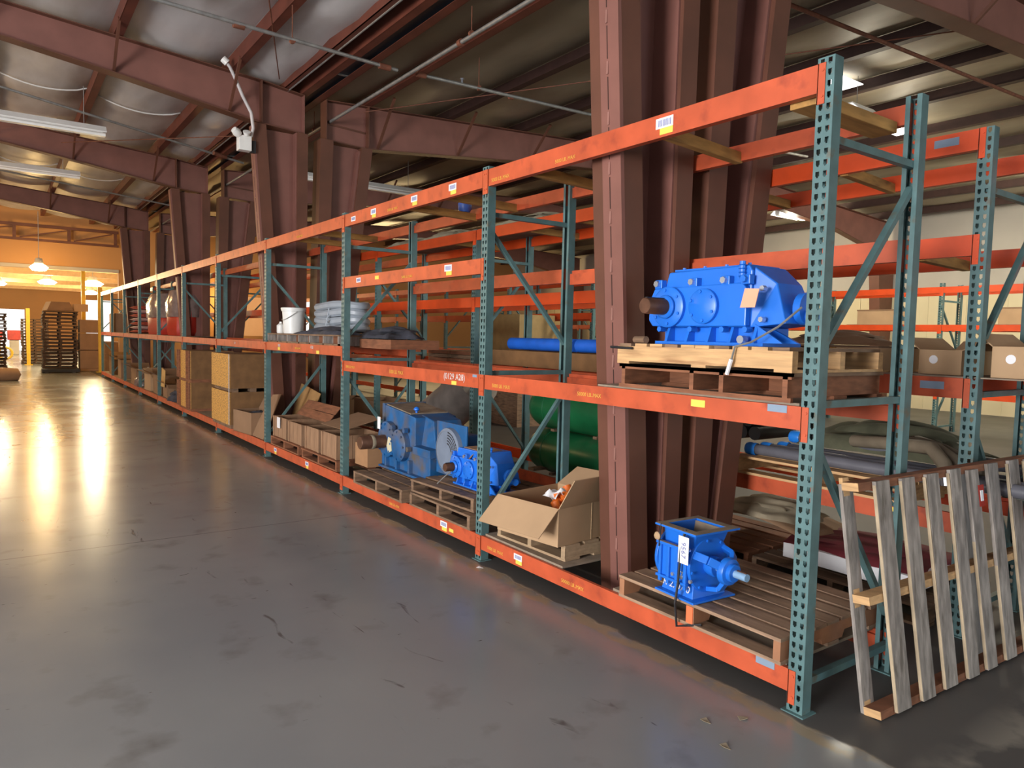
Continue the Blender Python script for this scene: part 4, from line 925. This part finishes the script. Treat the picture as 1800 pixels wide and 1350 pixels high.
heap('tarpaulin', 'dark hose and cloth heap at the right behind the leaning pallet', (X2+.45, -.9, .9), .8, 1.4, .35, mat('dark_olive_cloth', (.07,.075,.06), .9, var=.4), 12)
for i in range(3):
    for j in range(2):
        if i == 2 and j: continue
        t = thing('black_roll', f'black tube end stacked behind the pipes, {ordn[i]} from the left in the {"upper" if j else "lower"} row', 'roll', (0,0,0), group='black tubes')
        MB().cyl((X2+.35,2.02-.13*i-.06*j,1.03+.11*j), (X2+.86,2.02-.13*i-.06*j,1.03+.11*j), .058, n=16).build('tube_body', BLACK, t, smooth=True)
# crates and cartons on the second level of row two
t = thing('open_crate', 'low open-sided wooden crate with pale end panel in the second row', 'crate', (X2+.05, .60, 1.602))
MB().box(0,.7,0,1.1,0,.02).build('crate_floor', WOODL, t); MB().box(0,.7,0,1.1,.17,.185).build('crate_top', WOODO, t)
for y, m in ((0.0, CARD), (.30, TIMB), (.62, WOODR), (1.05, WOODL)): MB().box(0,.7,y,y+.05,.02,.17).build('crate_divider', m, t)
MB().box(.0,.01,.05,.30,.02,.17).build('end_panel', CARD, t)
heap('rag_pile', 'brown rags on top of the open-sided crate', (X2+.4, 1.1, 1.789), .5, .8, .11, CARDD, 14, 'rags')
bx = [(-.36,.30,.19,'cardboard carton with a white label right of the near upright of the second row'),(-.80,.32,.17,'cardboard carton at the right edge of the second level'),(.14,.27,.16,'cardboard carton with white sticker left of the near upright of the second row')]
for i, (y, ly, h, lb) in enumerate(bx):
    t = carton('cardboard_box', lb, (X2+.10+.05*i, y, 1.61), R(-4), .45, ly, h, CARD, (0,1,1,1), ang=(0,30,20,40), fl=.12, group='cartons on the second row')
    MB().cyl((-.002,ly*.65,h*.6), (0,ly*.65,h*.6), .028, n=14).build('round_label', PAPER, t)
deck('plywood board under the cartons at the right edge', X2+.028, X2+.84, -.85, .55, 1.602-.001, th=.008)
# low level of row two
t = thing('white_shelf_box', 'long white flat box with maroon cloth on top, low in the second row', 'box', (X2-.02, .25, .19)); MB().box(0,.75,0,.95,.0,.11).build('box_shell', PAPER, t, bevel=.004)
heap('maroon_cloth', 'maroon cloth spread on the long white flat box', (X2+.38, .75, .30), .78, 1.0, .07, MAROON, 21)
pallet((X2-.05, .15, .0), 0, 'dark floor pallet below the white flat box', Ly=1.3, Lx=.95, ntop=6, nbot=3, m=WOODO, hs=.10)
t = thing('folded_mat', 'sagging brown sheet with grey rags low behind the columns', 'mat', (X2+.1, 1.5, .30)); MB().grid(lambda u, v: (.75*u, -.45+1.0*v, .10*math.sin(math.pi*v*.9)+.04*math.sin(5*u)), 12, 14).build('mat_sheet', CARDD, t, smooth=True, solid=.006)
heap('grey_rags', 'grey and white rags draped on the sagging brown sheet', (X2+.3, 1.55, .42), .5, .8, .12, TAN, 22, 'rags')
pallet((X2-.02, 1.50, .0), 0, 'dark floor pallet under the sagging brown sheet', Ly=1.2, Lx=.95, ntop=6, nbot=3, m=WOODR, hs=.10)
# upper levels of row two
t = thing('foam_roll', 'long blue foam roll on the second level of the second row', 'foam roll', (0,0,0)); MB().cyl((X2+.5,4.2,1.71), (X2+.5,2.9,1.71), .075, n=20).cyl((X2+.5,5.5,1.71), (X2+.5,4.25,1.71), .075, n=20).build('roll_body', mat('blue_foam', (.01,.12,.62), .6), t, smooth=True)
carton('cardboard_box', 'long low carton carrying the blue foam roll', (X2+.15, 2.95, 1.452), 0, .6, 2.5, .18, OSBD, (0,0,0,0))
t = thing('particle_board_box', 'large golden particle board box standing beyond the second row', 'box', (5.3, 9.6, 1.0)); MB().box(0,.9,0,1.7,.0,1.25).build('box_body', mat('particle_board', (.40,.27,.11)), t, bevel=.01); MB().box(-.02,.92,-.02,1.72,-1.0,0).build('box_stand', WOODO, t)
t = thing('plastic_bottle', 'round blue plastic bottle on a timber on top of the aisle rack', 'bottle', (.72, 4.29, 3.022)); MB().lathe([(0,0),(.05,0),(.068,.03),(.07,.08),(.05,.12),(.018,.135),(.018,.155),(0,.155)], (0,0,0), (0,0,1), 20).build('bottle_body', mat('blue_plastic', (.05,.12,.45), .4), t, smooth=True)
for i, (y, a) in enumerate(((6.8, .0), (7.95, .06), (4.9, -.03))):
    heap('foil_blanket', f'pale insulation blanket on top of the second rack row, {ordn[i]} from the near end', (X2+.45, y, 3.10), .8, 1.1, .15, mat('pale_blanket', (.46,.42,.30), .7, var=.2), 30+i, 'blanket', 'insulation blankets')
deck('plywood board on top of the second row near the blue bottle', X2+.02, X2+.86, 4.3, 8.4, 3.091-.0, th=.008)
for i, (y, ly, h) in enumerate(((8.7,.8,.5),(10.0,.8,.4),(12.5,.8,.45))):
    carton('cardboard_box', f'brown carton on the lowest level of the second row, {ordn[i]} from the near end', (X2+.1, y, .31), 0, .6, ly, h*.8, CARDD, (0,0,0,0), ang=(60,40,0,0), group='low cartons of the second row')
for i, y in enumerate((5.75, 6.35)):
    t = thing('wood_block_pile', f'stack of red-brown planks on the second row, {ordn[i]} from the near end', 'planks', (X2+.05, y, 1.45), group='plank stacks')
    for j in range(3): MB().box(.0,.7,.0,.5,.0+j*.05,.044+j*.05).build('plank', WOODR if j != 1 else WOODO, t)
for k in range(4):
    deck(f'board under the tan carton by the cream wall, {ordn[k]} one', 12.63, 13.44, 2.9+k*2.82, 4.2+k*2.82, 2.252, th=.01)
    t = thing('far_carton', f'tan carton on the rack by the cream wall, {ordn[k]} from its near end', 'box', (12.7, 3.1+k*2.82, 2.263), group='cartons by the cream wall'); MB().box(0,.6,0,.9,0,.32).build('carton_body', CARD, t); MB().box(-.01,.61,-.01,.91,.30,.325).build('carton_lid', CARDD, t)

# ------------------------------------------------------------------ leaning pallet at the right
# stands on its long edge; slats face the camera. local: x along floor (length), z up
t = thing('wooden_pallet', 'grey weathered pallet standing on its long edge against the near end of the racks', 'pallet', (.28, -.30, 0), R(-2.5), 'wooden pallets')
LP, HPAL = 2.42, 1.14
def lean(x, d, z):      # d: depth away from the camera, leaning back 6 degrees
    a = R(7); return (x-.065*z, d*math.cos(a)+z*math.sin(a), z*math.cos(a)-d*math.sin(a)+.012)
def lbox(x0, x1, d0, d1, z0, z1, nm, m, sk_=0.):
    return MB().hexa([lean(x0,d0,z0),lean(x1,d0,z0),lean(x1,d1,z0),lean(x0,d1,z0)], [lean(x0+sk_,d0,z1),lean(x1+sk_,d0,z1),lean(x1+sk_,d1,z1),lean(x0+sk_,d1,z1)]).build(nm, m, t)
for z in (.0, .545, 1.09):
    lbox(0, LP, .02, .105, z, z+.04, 'stringer', WOODR if z != .545 else WOODL)
    lbox(-.003, .0, .02, .105, z, z+.04, 'stringer_end', WOODL)
    lbox(0.01, .06, .105, .125, max(z-.03,0), z+.06, 'end_block', WOODL)
for i in range(10):
    x = .115+i*.229+random.uniform(-.012,.012); w = .118+random.uniform(-.010,.01)
    lbox(x, x+w, .0, .018, -.0+random.uniform(0,.012), 1.118+random.uniform(-.01,.012), 'slat', WOODG, random.uniform(-.012,.012))
    lbox(x-.004, x, .001, .017, .01, 1.11, 'slat_edge', mat('pale_slat_edge', (.42,.33,.22), .8, var=.3))
for x in (.0, 1.15, 2.3): lbox(x, x+.09, .106, .124, 0, 1.12, 'rear_slat', WOODG)
t2 = lbox(1.105, 1.165, -.003, -.001, .90, 1.02, 'red_sticker', REDP)
lbox(1.12, 1.15, -.005, -.003, .93, .99, 'sticker_mark', PAPER)

# ------------------------------------------------------------------ pipes, lights, lamp
def pipe(label, pts, r=.022, m=PIPE, fit=(), group='sprinkler pipes'):
    t = thing('sprinkler_pipe', label, 'pipe', (0,0,0), group=group)
    MB().tube(pts, r, 10).build('pipe_run', m, t, smooth=True)
    for f in fit:
        a, b_ = Vector(f[0]), Vector(f[1]); MB().cyl(a, b_, r*1.7, n=12).build('pipe_coupling', FITTING, t, smooth=True)
    return t
def zp(x): return 5.10+.09*(1.2-x) if x < 1.2 else 5.10+.0*(x-1.2)
pipe('grey sprinkler branch pipe crossing under both roofs nearest to the camera', [(-9, 6.5, 5.55), (-1.7, 6.4, 5.14), (1.05, 6.5, 5.10)], .022, fit=[((-.95,6.45,5.12),(-.83,6.45,5.12)), ((.80,6.5,5.10),(.95,6.5,5.10))])
pipe('dark grey sprinkler branch pipe under the right hall roof nearest to the camera', [(1.35, 6.45, 5.10), (4.0, 6.3, 5.10), (9.5, 6.2, 5.35)], .022, fit=[((1.3,6.45,5.10),(1.42,6.45,5.10)), ((2.7,6.4,5.10),(2.76,6.4,5.10))])
pipe('long grey sprinkler main pipe running along under the valley gutter', [(1.20, -12, 5.08), (1.20, 4, 5.08), (1.19, 14, 5.08), (1.19, 27, 5.08)], .024, fit=[((1.2,5.2,5.08),(1.2,5.26,5.08))])
pipe('grey sprinkler branch pipe beyond the second frame', [(-9, 12.1, 5.6), (-3, 12.1, 5.50), (.9, 12.9, 5.08)], .022, fit=[((.3,12.7,5.14),(.55,12.8,5.12))])
pipe('grey sprinkler branch pipe beyond the third frame', [(-9, 18.6, 5.6), (-3, 18.8, 5.38), (.9, 19.2, 5.06)], .022)
pipe('dim sprinkler branch pipe above the nearest rack bay', [(1.25, 2.6, 5.1), (5, 2.4, 5.15), (9.5, 2.3, 5.3)], .022, FITTING)
for i, (x, y, zt2) in enumerate(((-.3,6.45,5.5), (1.2,5.0,5.4), (1.22,3.4,5.4), (2.2,6.4,5.5), (1.19,9.8,5.4))):
    t = thing('pipe_hanger', f'thin rod hanger holding a sprinkler pipe, {ordn[i]} one', 'hanger', (x, y, 5.12), group='pipe hangers'); MB().cyl((0,0,0), (0,0,zt2-5.12), .006, n=6).build('hanger_rod', FITTING, t); MB().cyl((0,-.015,-.015), (0,.015,-.015), .035, n=12).build('hanger_ring', FITTING, t)
t = thing('fire_sprinkler', 'small brass sprinkler head on the right hall branch pipe', 'sprinkler', (1.95, 6.42, 5.12)); MB().cyl((0,0,0), (0,0,.05), .014, n=8).cyl((0,0,.05), (0,0,.056), .03, n=12).build('head_body', CHROME, t)
# crossed tie rods
for i, (a, b_) in enumerate((((-2.2,2.0,5.55),(.3,8.8,5.45)), ((1.7,9.0,5.30),(6.5,1.8,5.55)), ((.3,10,4.9),(-2,15,5.4)))):
    t = thing('tie_rod', f'thin diagonal bracing rod under the roof, {["left hall near","right hall near","left hall far"][i]}', 'tie rod', (0,0,0), group='bracing rods'); MB().cyl(a, b_, .008, n=6).build('rod', FITTING, t)

def strip_light(label, loc, L=2.5, on=False, top=.7):
    t = thing('strip_light', label, 'light fixture', loc, group='ceiling strip lights')
    MB().prism([(-.20,-.02),(-.10,.075),(.10,.075),(.20,-.02),(.20,-.005),(.105,.09),(-.105,.09),(-.20,-.005)], 'X', -L, 0).build('reflector', WHITE, t)
    MB().prism([(-.06,.0),(-.045,-.05),(.045,-.05),(.06,.0),(.06,.075),(-.06,.075)], 'X', -L+.002, -.002).build('ballast_cover', WHITE, t)
    for y in (-.13, .13): MB().cyl((-L+.05,y,-.005), (-.05,y,-.005), .019, n=12).build('lamp_tube', TUBE if on else WHITE, t, smooth=True)
    for x in (-L+.3, -.3): MB().cyl((x,0,.065), (x,0,top), .005, n=6).build('hanger_wire', PIPE, t)
    return t
strip_light('unlit white strip light under the left roof, nearer of the two', (-1.60, 11.75, 4.95), 4.9)
strip_light('unlit white strip light under the left roof, farther of the two', (-1.62, 15.95, 4.95), 4.9)
strip_light('unlit white strip light in the right hall behind the second frame', (4.6, 12.5, 4.9), 2.6)
strip_light('lit strip light in the right hall seen left of the near upright', (14.6, 9.5, 5.15), 1.2, True)
strip_light('lit strip light in the right hall seen through the near top beams', (8.1, 4.3, 5.38), .6, True)
t = thing('skylight', 'bright translucent skylight panel in the right hall roof', 'skylight', (7.62, 4.45, 5.84)); MB().box(-.32,.32,-.16,.2,0,.01).build('skylight_sheet', SKYL, t)
t = thing('skylight', 'second bright skylight panel in the right hall roof, lower in view', 'skylight', (10.75, 5.15, 5.84)); MB().box(-.35,.35,-.2,.2,0,.01).build('skylight_sheet', SKYL, t)

for p_, w_ in (((8.1, 4.3, 5.05), 70), ((10.8, 5.0, 5.2), 70), ((14.0, 9.5, 4.9), 60)): pt('strip_light_glow', p_, w_, (1.0, .90, .70), .12)
# flood light on the column with flexible conduit
t = thing('floodlight', 'white twin floodlight box fixed to the left hall column', 'lamp', (-.10, 8.98, 4.50))
MB().box(-.13,.05,-.04,.10,-.11,.10).build('lamp_box', WHITE, t, bevel=.008)
MB().lathe([(0,0),(.05,.0),(.062,.05),(.045,.11),(0,.115)], (-.12,-.01,.10), (-.75,-.35,.45), 16).build('lamp_head', WHITE, t, smooth=True)
MB().lathe([(0,0),(.04,.0),(.055,.05),(0,.055)], (-.02,-.03,.11), (-.1,-.5,.6), 16).build('lamp_head', WHITE, t, smooth=True)
MB().box(.04,.12,.0,.06,-.12,.05).build('bracket', BLACK, t)
t = thing('flexible_conduit', 'pale flexible conduit curling down from the purlin to the floodlight', 'conduit', (0,0,0))
MB().tube([(-.45,8.85,5.56),(-.38,8.83,5.47),(-.30,8.84,5.32),(-.20,8.86,5.12),(-.07,8.9,4.92),(-.03,8.94,4.72),(-.05,8.98,4.60)], .024, 10).build('conduit_tube', mat('pale_conduit', (.50,.46,.46), .5), t, smooth=True)
MB().cyl((-.47,8.85,5.57), (-.41,8.84,5.52), .05, n=12).build('junction_box', WHITE, t)

# sodium lamps (their own light)
def high_bay(label, loc, power, color, r=.16):
    t = thing('high_bay_lamp', label, 'lamp', loc, group='glowing high bay lamps')
    MB().lathe([(0,-.12),(r*.7,-.10),(r,0),(r*.6,.10),(0,.12)], (0,0,0), (0,0,1), 20).build('lamp_globe', LAMPON, t, smooth=True)
    MB().lathe([(r*.5,.14),(r*.35,.30),(.0,.32)], (0,0,0), (0,0,1), 16).build('lamp_ballast', GREYW, t, smooth=True)
    MB().cyl((0,0,.3), (0,0,(4.88 if loc[1] > 28 else 5.55)-loc[2]), .01, n=6).build('lamp_stem', PIPE, t)
    pt('lamp_and_fill_light', (loc[0], loc[1], loc[2]-.35), power, color, .25)
high_bay('glowing sodium lamp just in front of the far opening', (-1.93, 26.6, 3.72), 330, (1, .62, .22), .27)
high_bay('small glowing lamp seen between the far uprights', (4.2, 27.5, 3.3), 260, (1, .62, .22), .13)
for i, (x, y, z) in enumerate([(.35, 34.5, 3.7), (-1.0, 41, 4.0), (-5.5, 36, 4.0), (-3.0, 47, 4.1), (1.6, 49, 3.9), (-7, 50, 4.1)]):
    high_bay(f'bright lamp of the next hall, {ordn[i]} beyond the opening', (x, y, z), 1300, (1, .80, .48), .42)
for i, (x, y) in enumerate([(-6, 24), (-7, 14)]):
    pt('lamp_and_fill_light', (x, y, 4.4), 620, (1, .60, .26), .3)  # added warm fill over the far bays, no fixtures here

# ------------------------------------------------------------------ far stacks and posts
for i, (x, y, n_, w, d) in enumerate([(-1.62, 32.2, 17, 1.2, 1.1), (-3.98, 33.4, 16, 1.2, 1.2), (-2.15, 39.0, 15, 1.1, 1.2)]):
    for j in range(n_):
        t = thing('stacked_pallet', f'dark empty pallet in the {["middle","left","rear"][i]} stack beyond the rack, {ordn[j]} up from the floor', 'pallet', (x+random.uniform(-.03,.03), y, .01+j*.142), group='stacked empty pallets')
        MB().box(0, w, 0, d, .095, .13).box(0, w, 0, d, 0, .03).build('pallet_deck', mat('silhouette_pallet_wood', (.07,.04,.025), .85), t)  # backlit silhouette of the stacks put into the wood colour
        for xx in (.02, w/2-.04, w-.10): MB().box(xx, xx+.08, .01, d-.01, .03, .095).build('pallet_block', mat('silhouette_pallet_wood', (.07,.04,.025), .85), t)
t = thing('cardboard_box', 'brown carton tipped on top of the middle pallet stack', 'box', (-1.45, 32.4, 2.44), R(10)); MB().prism([(0,0),(.95,0),(.80,.36),(.15,.36)], 'Y', 0, .8).build('carton_body', CARDD, t, bevel=.01); MB().box(.98,1.5,.1,.7,0,.30).build('carton_wing', CARD, t)
t = thing('shrouded_load', 'brown wrapped load of cartons right of the middle pallet stack', 'load', (-.36, 32.0, 0))
for z0, z1, w in ((.0,.12,.95),(.12,.85,.80),(.87,1.55,.85),(1.57,2.1,.70)): MB().box(.0,w,0,.9,z0,z1).build('carton_layer', CARDD, t, bevel=.02)
t = thing('dark_skid', 'low dark skid on the floor in front of the middle stack', 'skid', (-1.7, 31.0, 0)); MB().box(0,1.25,0,.8,.03,.14).build('skid_deck', BLACK, t); MB().box(.1,.2,0,.8,0,.03).box(1.0,1.1,0,.8,0,.03).build('skid_runner', BLACK, t)
for i, (x, y, h) in enumerate([(-1.92, 38.0, 2.6), (-.05, 34.0, 5.2), (.28, 31.2, 3.4)]):
    t = thing('yellow_post', f'yellow painted guard post, {["left","middle","right"][i]} one beyond the rack', 'post', (x, y, 0), group='yellow posts'); MB().box(-.075,.075,-.075,.075,0,h).build('post_shaft', YPOST, t, bevel=.01); MB().box(-.16,.16,-.16,.16,0,.03).build('post_foot', YPOST, t)
t = thing('wrapped_bundle', 'brown bundle lying on the aisle floor at the left edge', 'bundle', (-3.25, 26.4, 0)); MB().lathe([(0,0),(.18,.03),(.24,.3),(.2,.7),(0,.8)], (0,0,.2), (.9,.2,0), 14).build('bundle_body', CARDD, t, smooth=True)
t = thing('round_coil', 'yellow-brown round coil standing on the floor beyond the opening', 'coil', (-2.75, 44, .35)); MB().tube([(.3*math.cos(a), 0, .3*math.sin(a)) for a in [2*math.pi*i/24 for i in range(25)]], .06, 8).build('coil_ring', YPOST, t, smooth=True)
for i in range(4):
    t = thing('parked_machine', f'red and grey machine block far down the next hall, {ordn[i]} from the left', 'machine', (-5.4+i*.95, 52+i*.4, 0), group='far machines')
    MB().box(0,.7,0,.8,.9,1.5).build('machine_top', REDP, t, bevel=.03); MB().box(.1,.6,.1,.7,0,.9).build('machine_base', GREYW, t, bevel=.02)
for i, (x, y, z, m) in enumerate([(.75, 30.2, 1.3, CARD), (.62, 29.1, 0, OSBD)]):
    t = thing('stacked_carton', f'carton beyond the end of the rack, {"upper" if z else "lower"} one', 'box', (x-.4, y+.1, 0 if not z else 0), group='end cartons'); MB().box(0,.8,0,.9,0,1.25 if not z else .5).build('carton_body', m, t); MB().box(-.01,.81,-.01,.91,.48 if z else 1.23,.52 if z else 1.27).build('carton_lid', CARDD, t)
# litter on the floor
for i, (x, y) in enumerate([(-.42, .16), (-.22, .10), (-.52, -.03), (-.08, 2.62)]):
    t = thing('floor_litter', f'small scrap on the floor beside the rack, {ordn[i]} from the near end', 'scrap', (x, y, .001), random.random()*3, 'floor scraps'); MB().add([(0,0,0),(.05,.01,.004),(.04,.04,.0),(.005,.03,.008)], [(0,1,2,3)]).build('scrap_piece', TAN if i != 3 else PAPER, t, solid=.002)
